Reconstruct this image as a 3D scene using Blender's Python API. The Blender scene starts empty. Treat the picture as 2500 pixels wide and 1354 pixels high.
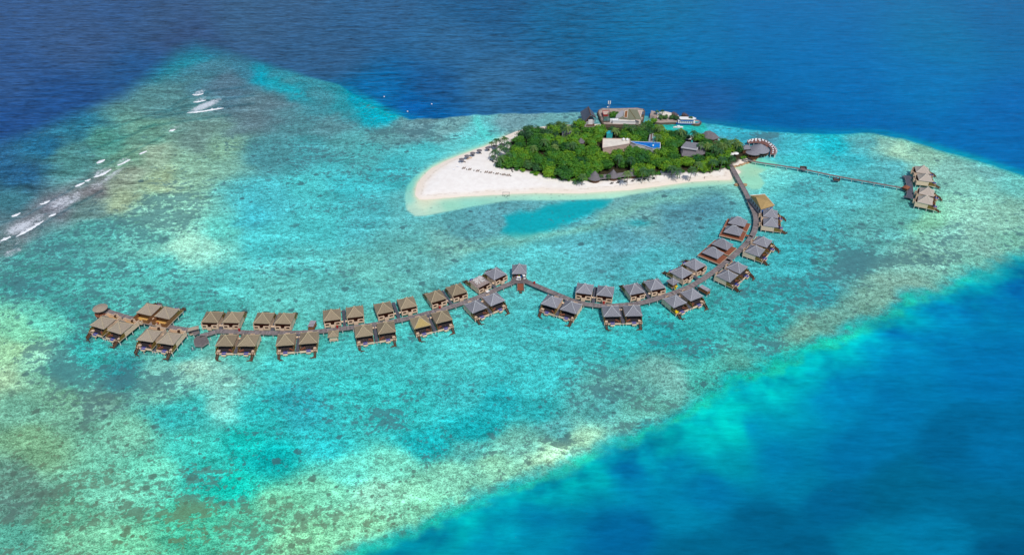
import bpy, math, random
import numpy as np
R = math.radians
rnd = random.Random(7)
# ------------------------------------------------------------------ camera, sky, sun
CH, CP, CF = 240.0, R(36.5), 1900.0          # height (m), pitch, focal length in photo pixels
sc = bpy.context.scene
col = sc.collection
cd = bpy.data.cameras.new('camera'); cam = bpy.data.objects.new('camera', cd); col.objects.link(cam)
cam.location = (0, 0, CH); cam.rotation_euler = (math.pi/2 - CP, 0, 0)
cd.sensor_width = 36; cd.lens = CF/2500*36; cd.clip_end = 20000; cd.clip_start = 1
sc.camera = cam
SUN_EL, SUN_AZ = R(56), R(24)                # sun stands behind the camera, a little to the right
w = bpy.data.worlds.new('World'); sc.world = w; w.use_nodes = True
nt = w.node_tree; bg = nt.nodes['Background']
sky = nt.nodes.new('ShaderNodeTexSky'); sky.sky_type = 'NISHITA'; sky.sun_disc = False
sky.sun_elevation = SUN_EL; sky.sun_rotation = math.pi - SUN_AZ
nt.links.new(sky.outputs[0], bg.inputs[0]); bg.inputs[1].default_value = 0.11
sl = bpy.data.lights.new('sun', 'SUN'); sl.energy = 3.0; sl.angle = R(2.5); sl.color = (1, .95, .88)
so = bpy.data.objects.new('sun', sl); col.objects.link(so)
so.rotation_euler = (math.pi/2 - SUN_EL, 0, SUN_AZ)
sc.view_settings.view_transform = 'Standard'; sc.view_settings.look = 'None'
sc.view_settings.exposure = 0; sc.view_settings.gamma = 1
sc.cycles.max_bounces = 4; sc.cycles.diffuse_bounces = 2; sc.cycles.glossy_bounces = 2

# ------------------------------------------------------------------ helpers
cP, sP = math.cos(CP), math.sin(CP)
def at(u, v, z=0.0):
    """point of the place at height z seen at photo pixel (u, v)"""
    x = (u-1250)/CF; y = -(v-677)/CF
    d = (x, cP + y*sP, -sP + y*cP)
    t = (z-CH)/d[2]
    return (d[0]*t, d[1]*t, z)
def px(x, y, z=0.0):
    dz = z-CH
    dep = y*cP - dz*sP
    up = y*sP + dz*cP
    return 1250 + CF*x/dep, 677 - CF*up/dep
def lin(c):
    c = np.asarray(c, dtype=float)/255.0
    return np.where(c <= 0.04045, c/12.92, ((c+0.055)/1.055)**2.4)

class MB:
    def __init__(s): s.v = []; s.f = []; s.sh = []
    def face(s, pts, shade=0.5):
        n = len(s.v); s.v += [tuple(p) for p in pts]; s.f.append(tuple(range(n, n+len(pts)))); s.sh.append(shade)
    def poly(s, V, F, shade=0.5):
        n = len(s.v); s.v += [tuple(p) for p in V]
        for f in F: s.f.append(tuple(i+n for i in f)); s.sh.append(shade)
    def box(s, x0, x1, y0, y1, z0, z1, shade=0.5):
        V = [(x0,y0,z0),(x1,y0,z0),(x1,y1,z0),(x0,y1,z0),(x0,y0,z1),(x1,y0,z1),(x1,y1,z1),(x0,y1,z1)]
        s.poly(V, [(0,3,2,1),(4,5,6,7),(0,1,5,4),(1,2,6,5),(2,3,7,6),(3,0,4,7)], shade)
    def obox(s, a, b, wd, z0, z1, shade=0.5, z0b=None, z1b=None):
        """a bar from a to b (xy), wd wide"""
        z0b = z0 if z0b is None else z0b; z1b = z1 if z1b is None else z1b
        dx, dy = b[0]-a[0], b[1]-a[1]; L = math.hypot(dx, dy) or 1; nx, ny = -dy/L*wd/2, dx/L*wd/2
        V = [(a[0]-nx,a[1]-ny,z0),(b[0]-nx,b[1]-ny,z0b),(b[0]+nx,b[1]+ny,z0b),(a[0]+nx,a[1]+ny,z0),
             (a[0]-nx,a[1]-ny,z1),(b[0]-nx,b[1]-ny,z1b),(b[0]+nx,b[1]+ny,z1b),(a[0]+nx,a[1]+ny,z1)]
        s.poly(V, [(0,3,2,1),(4,5,6,7),(0,1,5,4),(1,2,6,5),(2,3,7,6),(3,0,4,7)], shade)
    def cyl(s, x, y, z0, z1, r0, r1=None, n=8, cap=True, x1=None, y1=None, shade=0.5):
        r1 = r0 if r1 is None else r1; x1 = x if x1 is None else x1; y1 = y if y1 is None else y1
        V = []
        for (cx, cy, z, r) in ((x, y, z0, r0), (x1, y1, z1, r1)):
            for i in range(n):
                a = 2*math.pi*i/n; V.append((cx+r*math.cos(a), cy+r*math.sin(a), z))
        F = [(i, (i+1) % n, n+(i+1) % n, n+i) for i in range(n)]
        if cap: F += [tuple(range(n-1, -1, -1)), tuple(range(n, 2*n))]
        s.poly(V, F, shade)
    def bar(s, a, b, r, n=5):
        a = np.array(a, float); b = np.array(b, float); d = b-a; L = np.linalg.norm(d); d /= L
        u = np.cross(d, (0, 0, 1)); u = np.array((1., 0, 0)) if np.linalg.norm(u) < 1e-3 else u/np.linalg.norm(u)
        w_ = np.cross(d, u); V = []
        for c in (a, b):
            for i in range(n):
                t = 2*math.pi*i/n; V.append(tuple(c + r*(u*math.cos(t)+w_*math.sin(t))))
        s.poly(V, [(i, (i+1) % n, n+(i+1) % n, n+i) for i in range(n)] + [tuple(range(n-1, -1, -1)), tuple(range(n, 2*n))])
    def prism(s, P, z0, z1, shade=0.5):
        n = len(P); ar = sum(P[i][0]*P[(i+1) % n][1]-P[(i+1) % n][0]*P[i][1] for i in range(n))
        if ar < 0: P = P[::-1]
        V = [(p[0], p[1], z0) for p in P] + [(p[0], p[1], z1) for p in P]
        s.poly(V, [tuple(range(n-1, -1, -1)), tuple(range(n, 2*n))] + [(i, (i+1) % n, n+(i+1) % n, n+i) for i in range(n)], shade)
    def ball(s, c, rx, ry, rz, seg=10, rings=6, z_from=-1.0):
        V = []; F = []
        for j in range(rings+1):
            t = -math.pi/2 + math.pi*j/rings
            zz = max(math.sin(t), z_from)
            for i in range(seg):
                a = 2*math.pi*i/seg; V.append((c[0]+rx*math.cos(t)*math.cos(a), c[1]+ry*math.cos(t)*math.sin(a), c[2]+rz*zz))
        for j in range(rings):
            for i in range(seg):
                F.append((j*seg+i, j*seg+(i+1) % seg, (j+1)*seg+(i+1) % seg, (j+1)*seg+i))
        s.poly(V, F)
    def mesh(s, name, mat, smooth=False, shades=False):
        me = bpy.data.meshes.new(name)
        me.from_pydata(s.v, [], s.f); me.materials.append(mat)
        if shades:
            a = me.attributes.new('shade', 'FLOAT', 'FACE'); a.data.foreach_set('value', s.sh)
        if smooth: me.polygons.foreach_set('use_smooth', [True]*len(me.polygons))
        me.update(); return me

def tag(o, label=None, cat=None, group=None, kind=None):
    if label: o['label'] = label
    if cat: o['category'] = cat
    if group: o['group'] = group
    if kind: o['kind'] = kind
    return o
def thing(name, label, cat, loc=(0, 0, 0), rz=0, group=None):
    o = bpy.data.objects.new(name, None); col.objects.link(o); o.empty_display_size = .5
    o.location = loc; o.rotation_euler = (0, 0, rz); return tag(o, label, cat, group)
def part(name, me, parent, loc=(0, 0, 0), rz=0, label=None):
    o = bpy.data.objects.new(name, me); col.objects.link(o); o.parent = parent
    o.location = loc; o.rotation_euler = (0, 0, rz)
    if label: o['label'] = label
    return o
def solo(name, me, label, cat, loc=(0, 0, 0), rz=0, group=None):
    o = bpy.data.objects.new(name, me); col.objects.link(o); o.location = loc; o.rotation_euler = (0, 0, rz)
    return tag(o, label, cat, group)

def mat(name, c, rough=.8, var=.25, scale=1.2, stretch=(1, 1, 1), bump=0.0, c2=None, spec=.3, shade=0.0, objrand=0.0, metal=0, detail=5, coord='Object'):
    m = bpy.data.materials.new(name); m.use_nodes = True; n = m.node_tree.nodes; l = m.node_tree.links
    b = n['Principled BSDF']; b.inputs['Roughness'].default_value = rough; b.inputs['Specular IOR Level'].default_value = spec
    b.inputs['Metallic'].default_value = metal
    tc = n.new('ShaderNodeTexCoord'); mp = n.new('ShaderNodeMapping'); mp.inputs['Scale'].default_value = stretch
    l.new(tc.outputs[coord], mp.inputs[0])
    nz = n.new('ShaderNodeTexNoise'); nz.inputs['Scale'].default_value = scale; nz.inputs['Detail'].default_value = detail; nz.inputs['Roughness'].default_value = .65
    l.new(mp.outputs[0], nz.inputs[0])
    rp = n.new('ShaderNodeValToRGB'); rp.color_ramp.elements[0].position = .3; rp.color_ramp.elements[1].position = .7
    A = np.array(c, float); B = np.array(c2, float) if c2 is not None else A*(1+var)
    rp.color_ramp.elements[0].color = (*(A*(1-var) if c2 is None else A), 1); rp.color_ramp.elements[1].color = (*np.minimum(B, 1), 1)
    l.new(nz.outputs[0], rp.inputs[0]); out = rp.outputs[0]
    def mul(out, val, lo, hi):
        mr = n.new('ShaderNodeMapRange'); mr.inputs[3].default_value = lo; mr.inputs[4].default_value = hi; l.new(val, mr.inputs[0])
        vm = n.new('ShaderNodeVectorMath'); vm.operation = 'SCALE'; l.new(out, vm.inputs[0]); l.new(mr.outputs[0], vm.inputs['Scale']); return vm.outputs[0]
    if shade:
        at_ = n.new('ShaderNodeAttribute'); at_.attribute_name = 'shade'; out = mul(out, at_.outputs['Fac'], 1-shade, 1+shade)
    if objrand:
        oi = n.new('ShaderNodeObjectInfo'); out = mul(out, oi.outputs['Random'], 1-objrand, 1+objrand)
    l.new(out, b.inputs['Base Color'])
    if bump:
        bp = n.new('ShaderNodeBump'); bp.inputs['Strength'].default_value = bump; bp.inputs['Distance'].default_value = .15
        l.new(nz.outputs[0], bp.inputs['Height']); l.new(bp.outputs[0], b.inputs['Normal'])
    return m
M = {}
M['thatch_brown'] = mat('thatch_brown', (.15,.118,.078), .9, c2=(.36,.29,.20), scale=4, stretch=(1,1,2.2), bump=.6, spec=.1, objrand=.13)
M['thatch_tan'] = mat('thatch_tan', (.19,.155,.12), .9, c2=(.44,.37,.29), scale=4, stretch=(1,1,2.2), bump=.6, spec=.1, objrand=.08)
M['thatch_grey'] = mat('thatch_grey', (.115,.115,.135), .9, c2=(.33,.33,.37), scale=4, stretch=(1,1,2.2), bump=.6, spec=.1, objrand=.10)
M['thatch_pale'] = mat('thatch_pale', (.29,.245,.21), .9, c2=(.58,.50,.43), scale=4, stretch=(1,1,2.2), bump=.5, spec=.1, objrand=.06)
M['thatch_new'] = mat('thatch_new', (.28,.20,.075), .9, c2=(.50,.38,.16), scale=5, bump=.6, spec=.1)
M['thatch_dark'] = mat('thatch_dark', (.075,.068,.078), .9, c2=(.24,.22,.235), scale=4, stretch=(1,1,2.2), bump=.6, spec=.1, objrand=.1)
M['ridge_tan'] = mat('ridge_tan', (.52,.42,.27), .8, scale=3)
M['ridge_grey'] = mat('ridge_grey', (.52,.52,.55), .8, scale=3)
M['ridge_pale'] = mat('ridge_pale', (.72,.62,.52), .8, scale=3)
M['cream'] = mat('cream_render', (.70,.52,.37), .8, .12, scale=1.0, objrand=.08)
M['rust'] = mat('rust_wood', (.24,.105,.04), .8, .3, scale=2.5, stretch=(1,1,5))
M['white'] = mat('white_paint', (.78,.77,.76), .6, .08)
M['pile'] = mat('pile_white', (.68,.68,.66), .7, .15)
M['deck_dark'] = mat('dark_deck', (.035,.030,.034), .6, .4, scale=3, stretch=(8,1,1))
M['deck_brown'] = mat('brown_deck', (.10,.052,.026), .7, .35, scale=2, stretch=(6,1,1))
M['deck_red'] = mat('red_deck', (.25,.085,.045), .7, .22, scale=2, stretch=(6,1,1))
M['plank'] = mat('walkway_plank', (.20,.17,.17), .75, .25, scale=.8, shade=.28, coord='Object')
M['plank_blue'] = mat('dark_grey_plank', (.085,.088,.115), .75, .25, scale=.8)  # dark grey planks of spurs, pier deck and jetty platforms
M['curb'] = mat('curb', (.25,.215,.205), .75, .2)
M['olive'] = mat('olive_wood', (.20,.13,.028), .75, .35, scale=1.5, stretch=(1,5,1))
M['ochre'] = mat('ochre_floor', (.62,.36,.10), .75, .25, scale=1)
M['window'] = mat('dark_window_and_shade', (.035,.012,.008), .25, .4, spec=.5)  # window brown; also the painted shade in villa bays and under eaves
M['glass'] = mat('glass_door', (.015,.022,.03), .12, .4, spec=.6)
M['pool'] = mat('plunge_pool_water', (.004,.028,.26), .08, .2, spec=.5)
M['brown'] = mat('dark_brown_wood', (.125,.060,.034), .8, .35)
M['cushion'] = mat('cream_cushion', (.66,.48,.34), .9, .12)
M['white_cushion'] = mat('white_cushion', (.82,.82,.84), .9, .06)
M['black'] = mat('black_rattan', (.03,.026,.028), .8, .4)
M['yellow'] = mat('yellow_cloth', (.75,.55,.01), .8, .1)
M['red'] = mat('red_paint', (.35,.02,.02), .5, .15)
M['blue'] = mat('blue_paint', (.01,.12,.42), .4, .1)
M['blue_roof'] = mat('blue_metal_roof', (.005,.17,.55), .5, .15, scale=.6)
M['teal'] = mat('teal_paint', (.05,.45,.42), .5, .1)
M['concrete'] = mat('pale_concrete', (.70,.64,.55), .85, .15, scale=.4)
M['pink'] = mat('pink_paving', (.52,.39,.33), .85, .15, scale=.5)
M['stone'] = mat('brown_seawall', (.13,.10,.075), .9, .35, scale=1.0)
M['rock'] = mat('sandy_rock', (.42,.27,.15), .95, .35, scale=.8, bump=.6)
M['green_roof'] = mat('olive_metal_roof', (.20,.20,.13), .6, .12, scale=.5)
M['grey_roof'] = mat('slate_roof', (.085,.10,.14), .6, .2, scale=.8, stretch=(6,1,1))
M['ochre_roof'] = mat('ochre_thatch', (.28,.18,.075), .9, c2=(.48,.34,.15), scale=3, bump=.4, spec=.1)
M['grey_wall'] = mat('grey_wall', (.34,.34,.36), .8, .12)
M['trunk'] = mat('palm_trunk', (.20,.165,.13), .9, .3, scale=3)
M['skin'] = mat('skin', (.35,.20,.13), .6, .05)
M['tank'] = mat('tank_white', (.80,.80,.80), .5, .05)
M['pond'] = mat('basin_water', (.07,.17,.14), .12, .3, scale=.3, spec=.5)
M['swim'] = mat('swimming_pool_water', (.02,.42,.50), .12, .2, scale=.5, spec=.5)

def leaf_mat(name, c, c2):
    m = bpy.data.materials.new(name); m.use_nodes = True; n = m.node_tree.nodes; l = m.node_tree.links; b = n['Principled BSDF']
    b.inputs['Roughness'].default_value = .55; b.inputs['Specular IOR Level'].default_value = .25
    a = n.new('ShaderNodeAttribute'); a.attribute_name = 'shade'; oi = n.new('ShaderNodeObjectInfo')
    r = n.new('ShaderNodeValToRGB'); r.color_ramp.elements[0].color = (*c, 1); r.color_ramp.elements[1].color = (*c2, 1)
    e = r.color_ramp.elements.new(.55); e.color = (c[0]*.65+c2[0]*.28, c[1]*.4+c2[1]*.5, c[2]*.5+c2[2]*.5, 1)
    mr = n.new('ShaderNodeMath'); mr.operation = 'MULTIPLY_ADD'; mr.inputs[1].default_value = .66
    l.new(oi.outputs['Random'], mr.inputs[0])
    m2 = n.new('ShaderNodeMath'); m2.operation = 'MULTIPLY'; m2.inputs[1].default_value = .5; l.new(a.outputs['Fac'], m2.inputs[0])
    l.new(m2.outputs[0], mr.inputs[2]); l.new(mr.outputs[0], r.inputs[0]); l.new(r.outputs[0], b.inputs['Base Color'])
    return m
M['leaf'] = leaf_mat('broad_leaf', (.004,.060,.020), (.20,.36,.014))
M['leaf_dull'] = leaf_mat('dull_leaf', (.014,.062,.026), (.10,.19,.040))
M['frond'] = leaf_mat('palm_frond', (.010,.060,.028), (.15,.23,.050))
M['twig'] = leaf_mat('bare_twig', (.10,.06,.06), (.24,.15,.14))

# ------------------------------------------------------------------ numpy noise
def vnoise(x, y, seed=0):
    xi = np.floor(x).astype(np.int64); yi = np.floor(y).astype(np.int64); fx = x-xi; fy = y-yi
    fx = fx*fx*(3-2*fx); fy = fy*fy*(3-2*fy)
    def h(a, b):
        n = (a*374761393 + b*668265263 + seed*974634777) & 0x7fffffff
        n = ((n ^ (n >> 13))*1274126177) & 0x7fffffff
        return ((n ^ (n >> 16)) & 0xffff)/65535.0
    return (h(xi, yi)*(1-fx)+h(xi+1, yi)*fx)*(1-fy) + (h(xi, yi+1)*(1-fx)+h(xi+1, yi+1)*fx)*fy
def fbm(x, y, sc_, oct_=4, seed=0):
    s = 0; a = .5; t = 0
    for o in range(oct_):
        s = s + a*vnoise(x/sc_*2**o, y/sc_*2**o, seed+o*17); t += a; a *= .55
    return s/t
def sdist(U, V, P, closed=True):
    """signed distance (pixels of the plan drawn over the photo); positive inside a closed polygon"""
    P = np.array(P, float); n = len(P); d = np.full(U.shape, 1e9); ins = np.zeros(U.shape, bool)
    for i in range(n if closed else n-1):
        a = P[i]; b = P[(i+1) % n]; ab = b-a; L2 = ab@ab
        t = np.clip(((U-a[0])*ab[0]+(V-a[1])*ab[1])/L2, 0, 1)
        d = np.minimum(d, np.hypot(U-a[0]-t*ab[0], V-a[1]-t*ab[1]))
        if closed:
            c = ((a[1] > V) != (b[1] > V)) & (U < (b[0]-a[0])*(V-a[1])/((b[1]-a[1]) or 1e-9)+a[0]); ins ^= c
    return np.where(ins, d, -d) if closed else d
def sstep(e0, e1, x):
    t = np.clip((x-e0)/(e1-e0), 0, 1); return t*t*(3-2*t)
def shep(U, V, pts, s=28., p=2.2, cols=slice(2, None)):
    pts = np.array(pts, float); out = 0; wt = 0
    for q in pts:
        wgt = 1/((U-q[0])**2 + ((V-q[1])*1.5)**2 + s*s)**p
        out = out + wgt[..., None]*q[cols]; wt = wt + wgt
    return out/wt[..., None]

# ------------------------------------------------------------------ the sea: one sheet, seabed seen through it as colour, coral and foam maps
DEEP = [(0,0,47,86,140),(0,200,44,84,140),(0,300,33,78,140),(200,100,52,87,136),(400,50,52,87,132),(600,60,54,94,136),(800,130,48,92,136),(900,30,46,96,144),
(1100,100,46,101,149),(1200,200,50,104,150),(1050,220,30,88,145),(1000,268,0,92,168),(930,250,0,108,170),(1300,260,40,100,152),(1400,40,25,100,150),(1600,40,0,112,165),
(1700,120,0,112,172),(1600,200,22,100,160),(1720,250,30,92,155),(1900,80,0,110,175),(2000,160,0,110,178),(2100,250,0,108,178),(2300,100,0,115,172),(2450,50,0,105,165),
(2250,200,0,115,182),(2480,300,0,102,175),(2100,310,0,100,170),(1900,300,0,98,165),(2400,360,0,106,178),(450,90,50,80,125),(350,180,35,85,140),(150,250,32,78,138),
(1180,20,30,90,140),(700,20,52,94,138),(300,10,47,86,138)]
DEEP2 = [(2480,700,0,115,180),(2300,750,0,115,180),(2200,850,0,120,185),(2400,900,0,112,175),(2050,950,0,128,185),(2250,1000,0,115,172),(2100,1100,0,110,165),(2450,1100,0,105,160),
(1900,1100,0,118,168),(1700,1200,0,115,168),(1500,1150,0,120,172),(1300,1250,0,118,165),(1500,1300,0,98,155),(1200,1330,0,128,172),(1850,1280,0,94,138),(2050,1225,0,96,144),
(2200,1180,0,98,140),(1950,1340,0,92,136),(1700,1335,0,99,142),(2300,1300,0,118,165),(2480,1345,0,85,130),(2150,1330,0,118,160),(1650,1250,0,125,170),(1950,1180,0,120,165),(2350,1080,0,95,145),(2400,1230,0,98,142),
(1700,950,10,165,165),(1800,985,0,172,180),(1850,950,0,165,185),(1780,1040,0,182,192),(1700,1085,0,170,185),(1600,1085,0,125,150),(1550,1115,0,150,185),(1400,1160,0,150,172),(1300,1210,0,145,170),
(1100,1290,0,140,165),(2000,900,0,150,185),(1950,870,0,170,170),(2150,780,0,160,180),(2300,705,0,140,180),(2450,655,0,150,175),(1000,1340,0,150,170),(1750,1120,0,140,170),(1850,1040,0,135,180),(1640,1140,0,125,170)]
FLAT = [(0,400,28,95,130,0,0),(100,350,25,105,138,0,0),(0,470,45,120,130,0,0),(200,300,30,118,142,0,0),(150,380,60,140,135,0,0),(250,340,60,145,130,0,0),(300,380,95,158,132,0,0),
(350,330,88,155,135,0,0),(420,270,68,135,135,0,0),(480,130,20,130,150,0,0),(430,160,25,135,150,0,0),(500,180,50,125,140,0,0),(560,220,68,120,135,0,0),(600,180,45,125,145,0,0),
(700,190,40,135,150,0,0),(650,195,10,155,175,0,0),(690,210,20,170,185,0,0),(760,230,50,140,150,0,0),(820,240,35,150,160,0,0),(860,215,0,150,175,0,0),(920,262,0,170,190,0,0),
(600,280,84,130,136,0,0),(640,260,80,128,136,0,0),(480,330,98,148,138,0,0),(360,370,142,176,150,0,0),(300,420,138,164,142,0,0),(220,450,112,124,125,0,0),(150,490,106,122,130,0,0),
(60,540,105,125,130,0,0),(30,590,85,130,130,.1,0),(230,490,88,140,135,.1,0),(300,470,148,178,143,.1,0),(400,430,160,195,155,.25,0),(450,400,128,185,158,.35,0),(550,350,120,178,150,.25,0),
(640,370,60,150,155,.3,0),(700,300,65,143,148,.3,0),(800,300,75,145,150,.25,0),(750,370,58,165,170,.35,0),(850,350,70,168,168,.35,0),(900,380,62,175,175,.35,0),(950,330,85,165,165,.4,0),
(1000,300,100,155,160,.4,0),(1100,310,105,168,168,.35,0),(1250,290,105,163,168,.3,0),(1350,290,98,172,172,.3,0),(1150,330,90,200,200,.1,0),(1180,350,68,208,205,.0,0),(1050,370,62,198,200,.15,0),
(950,430,50,185,190,.15,0),(850,450,50,190,195,.15,0),(750,450,62,198,198,.15,0),(650,480,62,192,198,.15,0),(600,520,52,188,198,.05,0),(650,580,58,193,193,.05,0),(800,550,58,192,192,.05,0),
(400,480,140,215,188,.55,0),(370,520,128,208,185,.5,0),(430,590,160,228,200,.1,0),(480,590,148,224,200,.05,0),(520,560,90,215,200,.1,0),(330,560,98,198,182,.5,0),(250,560,70,175,165,.6,0),
(150,600,62,165,160,.6,0),(80,650,60,168,160,.6,0),(200,680,65,185,175,.5,0),(400,650,75,202,192,.4,0),(100,720,52,162,158,.5,0),(300,720,70,190,180,.35,0),(550,680,72,194,188,.15,0),
(700,700,82,192,184,.1,0),(850,720,78,188,183,.1,0),(900,650,88,188,178,.05,0),(750,640,75,194,189,.1,0),(1000,600,82,180,175,.1,0),(1100,590,100,178,168,.1,0),(1000,500,78,180,180,.1,0),
(900,520,62,182,186,.15,0),(1150,540,76,168,172,.15,0),(1200,520,78,165,172,.15,0),(1400,600,72,178,184,.1,0),(1300,640,75,197,197,.05,0),(1500,600,76,170,180,.15,0),(1650,550,72,158,168,.2,0),
(1700,500,66,150,162,.2,0),(1550,540,98,172,170,.1,0),(200,770,52,165,160,.3,0),(130,800,90,200,178,.15,0),(60,820,120,205,168,.15,0),(30,870,150,202,158,.0,.2),(10,940,162,200,162,0,.2),
(100,890,140,205,175,.3,0),(170,900,80,178,168,.5,0),(300,900,45,150,155,.4,0),(230,860,48,172,168,.3,0),(450,860,62,168,164,.15,0),(420,910,110,182,170,.3,0),(480,895,160,212,192,.15,0),
(560,930,128,195,182,.05,0),(550,1000,122,200,188,.05,0),(480,1000,52,178,174,.1,0),(430,1020,48,170,168,.1,0),(400,960,112,188,170,.3,0),(250,960,108,158,142,.35,.2),(150,960,112,168,140,.2,.3),
(60,1000,110,172,148,.1,.5),(100,1080,118,168,130,.35,.8),(50,1180,100,150,132,.4,.5),(20,1220,95,145,130,.4,.4),(150,1250,95,168,138,.35,.7),(30,1300,85,165,145,.3,.6),(200,1300,120,195,158,.3,.7),
(250,1180,112,192,165,.3,.7),(350,1150,105,202,175,.2,.5),(300,1050,112,182,156,.25,.5),(450,1100,65,195,182,.15,.3),(500,1160,48,190,178,.35,.4),(600,1100,22,180,172,.15,0),(660,1120,12,172,172,.1,0),
(560,1200,18,192,175,.25,.3),(650,1020,42,180,180,.1,0),(750,1000,45,168,178,.1,0),(800,1080,42,184,188,.1,0),(850,1150,110,225,206,.1,0),(800,1200,120,205,172,.3,.5),(700,1250,115,200,162,.4,.7),
(600,1300,90,195,162,.4,.7),(450,1300,72,185,152,.45,1),(300,1350,110,195,155,.3,.9),(750,1330,130,205,160,.3,.7),(950,1150,120,216,192,.25,.4),(920,1200,148,220,192,.25,.6),(1000,1200,140,215,182,.2,.5),
(900,1280,132,205,165,.3,.8),(1050,1230,122,202,168,.2,.6),(1100,1170,130,206,178,.15,.3),(1200,1130,140,206,174,.15,.3),(1330,1100,172,218,182,.15,.3),(1400,1075,165,215,182,.1,.2),(1250,1080,112,184,168,.15,.2),
(1150,1100,82,175,168,.1,0),(1050,1080,25,168,174,.1,0),(1150,1040,22,164,172,.15,0),(1000,1000,48,178,178,.25,0),(900,950,52,182,181,.1,0),(1100,950,58,180,184,.1,0),(1200,980,32,165,174,.1,0),
(1300,1000,42,170,175,.2,0),(1350,1050,82,168,168,.3,0),(1450,1000,82,168,166,.4,0),(1500,960,95,168,160,.4,0),(1550,1000,100,178,165,.3,.2),(1600,930,108,170,160,.15,.1),(1700,930,62,172,160,.2,0),
(1300,920,56,184,188,.05,0),(1100,870,66,192,192,.03,0),(900,870,60,180,180,.03,0),(700,900,62,184,182,.05,0),(620,870,80,188,180,.05,0),(1300,850,56,180,183,.03,0),(1500,850,46,178,180,.15,0),
(1600,830,35,165,170,.3,0),(1700,850,42,170,170,.35,0),(1750,900,68,172,160,.2,.1),(1850,840,52,165,162,.35,0),(1900,880,62,182,158,.15,.2),(1950,800,108,168,150,.2,.3),(1800,870,78,168,155,.15,.2),
(1900,450,85,206,202,0,0),(1950,480,62,180,184,.05,0),(1880,420,118,220,206,0,0),(1850,430,148,225,206,0,0),(1960,380,50,202,207,.05,0),(2000,350,22,188,202,0,0),(1900,330,50,192,202,0,0),
(1800,325,42,172,192,.1,0),(1870,330,62,155,175,.4,0),(2080,350,82,182,184,.15,0),(2050,390,46,184,194,.05,0),(2150,350,128,195,178,.1,0),(2180,370,162,214,182,.05,0),(2230,370,130,192,168,.1,0),
(2300,420,120,192,178,.1,0),(2400,430,102,184,178,.1,0),(2450,450,92,192,182,.1,0),(2350,470,120,200,182,.15,0),(2150,420,76,184,188,.05,0),(2100,450,62,178,182,.05,0),(2050,480,70,186,187,.05,0),
(2200,500,80,178,168,.1,0),(2260,530,120,202,165,.15,.2),(2320,520,148,224,196,.35,0),(2300,560,128,206,188,.4,0),(2380,560,138,206,184,.25,0),(2450,540,128,195,172,.15,0),(2480,600,112,192,168,.15,0),
(2400,620,120,186,168,.15,.1),(2350,650,102,188,168,.15,.2),(2250,620,112,182,164,.4,0),(2150,560,78,176,170,.45,0),(2000,560,52,174,178,.1,0),(1950,620,46,174,179,.1,0),(2050,620,62,174,174,.35,0),
(2100,660,64,162,164,.55,0),(2000,720,40,160,168,.45,0),(1900,720,42,166,170,.35,0),(1850,770,38,166,168,.3,0),(2200,690,118,176,158,.25,.2),(2150,730,110,172,154,.25,.2),(2050,780,95,164,150,.25,.2),
(1780,600,50,170,176,.05,0),(1700,780,45,172,172,.1,0),(1560,660,60,180,185,.05,0),(1000,820,60,182,182,.03,0),(1380,800,52,182,186,.04,0),(500,740,60,178,172,.2,0),(1180,640,72,190,190,.05,0)]
NWL = [(-1500,800),(-300,420),(0,345),(100,310),(200,270),(300,232),(370,178),(430,128),(480,112),(560,130),(680,165),(760,188),(830,208),(880,238),(940,272),(1000,290),(1060,291),(1150,281),(1260,278),(1420,275),(1600,285),(1715,300),
(1790,310),(1860,318),(1950,325),(2050,327),(2140,325),(2200,337),(2300,367),(2400,396),(2500,428),(2650,492),(2740,545)]
SEL = [(2740,556),(2630,600),(2500,632),(2400,668),(2320,700),(2220,742),(2100,800),(2000,848),(1920,885),(1870,908),(1800,930),(1730,972),(1650,1030),(1560,1066),(1440,1112),(1340,1152),(1220,1203),(1120,1243),(1020,1286),(940,1320),(860,1352),(600,1470),(0,1760)]
REEF = NWL + SEL + [(-1500,3000)]
SPIT = [(1012,432),(992,455),(986,485),(992,512),(1012,527),(1040,526),(1150,505),(1250,489),(1400,488),(1500,484),(1600,466),(1750,452),(1812,446),(1835,462),(1855,462),(1866,448),(1850,425),(1900,400),(1860,385),(1800,380),(1500,330),(1250,330),(1150,362),(1060,400)]
HOLE = [(1225,566),(1240,548),(1238,528),(1270,520),(1300,520),(1340,503),(1400,492),(1455,487),(1490,490),(1478,503),(1440,520),(1400,538),(1340,560),(1290,578),(1262,577)]
# shoreline of the island (photo pixels at water level)
SHORE = [(1014,478),(1013,462),(1019,446),(1034,427),(1056,409),(1085,394),(1115,382),(1150,369),(1182,358),(1207,346),(1232,332),(1262,320),(1300,312),(1350,306),(1400,304),(1440,303),(1475,303),(1520,304),(1560,306),
(1592,312),(1612,322),(1640,330),(1672,330),(1700,335),(1722,340),(1755,345),(1790,357),(1815,364),(1836,368),(1846,380),(1843,388),(1826,396),(1800,403),(1786,408),(1800,413),(1807,419),(1800,426),(1788,428),(1786,440),(1740,440),(1690,443),(1650,449),
(1600,456),(1540,463),(1480,468),(1400,472),(1310,471),(1230,474),(1140,479),(1080,484),(1040,488),(1022,487)]

ny, nx = 620, 860
ya = np.concatenate([np.linspace(60, 150, 30)[:-1], 150*np.exp(np.linspace(0, math.log(900/150), ny-60)), np.geomspace(930, 14000, 31)])
tb_ = np.linspace(-1, 1, nx); ta = tb_*.92 + 1.3*np.sign(tb_)*np.clip(np.abs(tb_)-.86, 0, 1)**1.0*4
T, Y = np.meshgrid(ta, ya)
X = T*(np.minimum(Y, 950)*.92+60)*1.05 * np.where(Y > 950, Y/950, 1)
dep = Y*cP + CH*sP; U = 1250 + CF*X/dep; V = 677 - CF*(Y*sP - CH*cP)/dep
Uf, Vf = U, V
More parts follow.
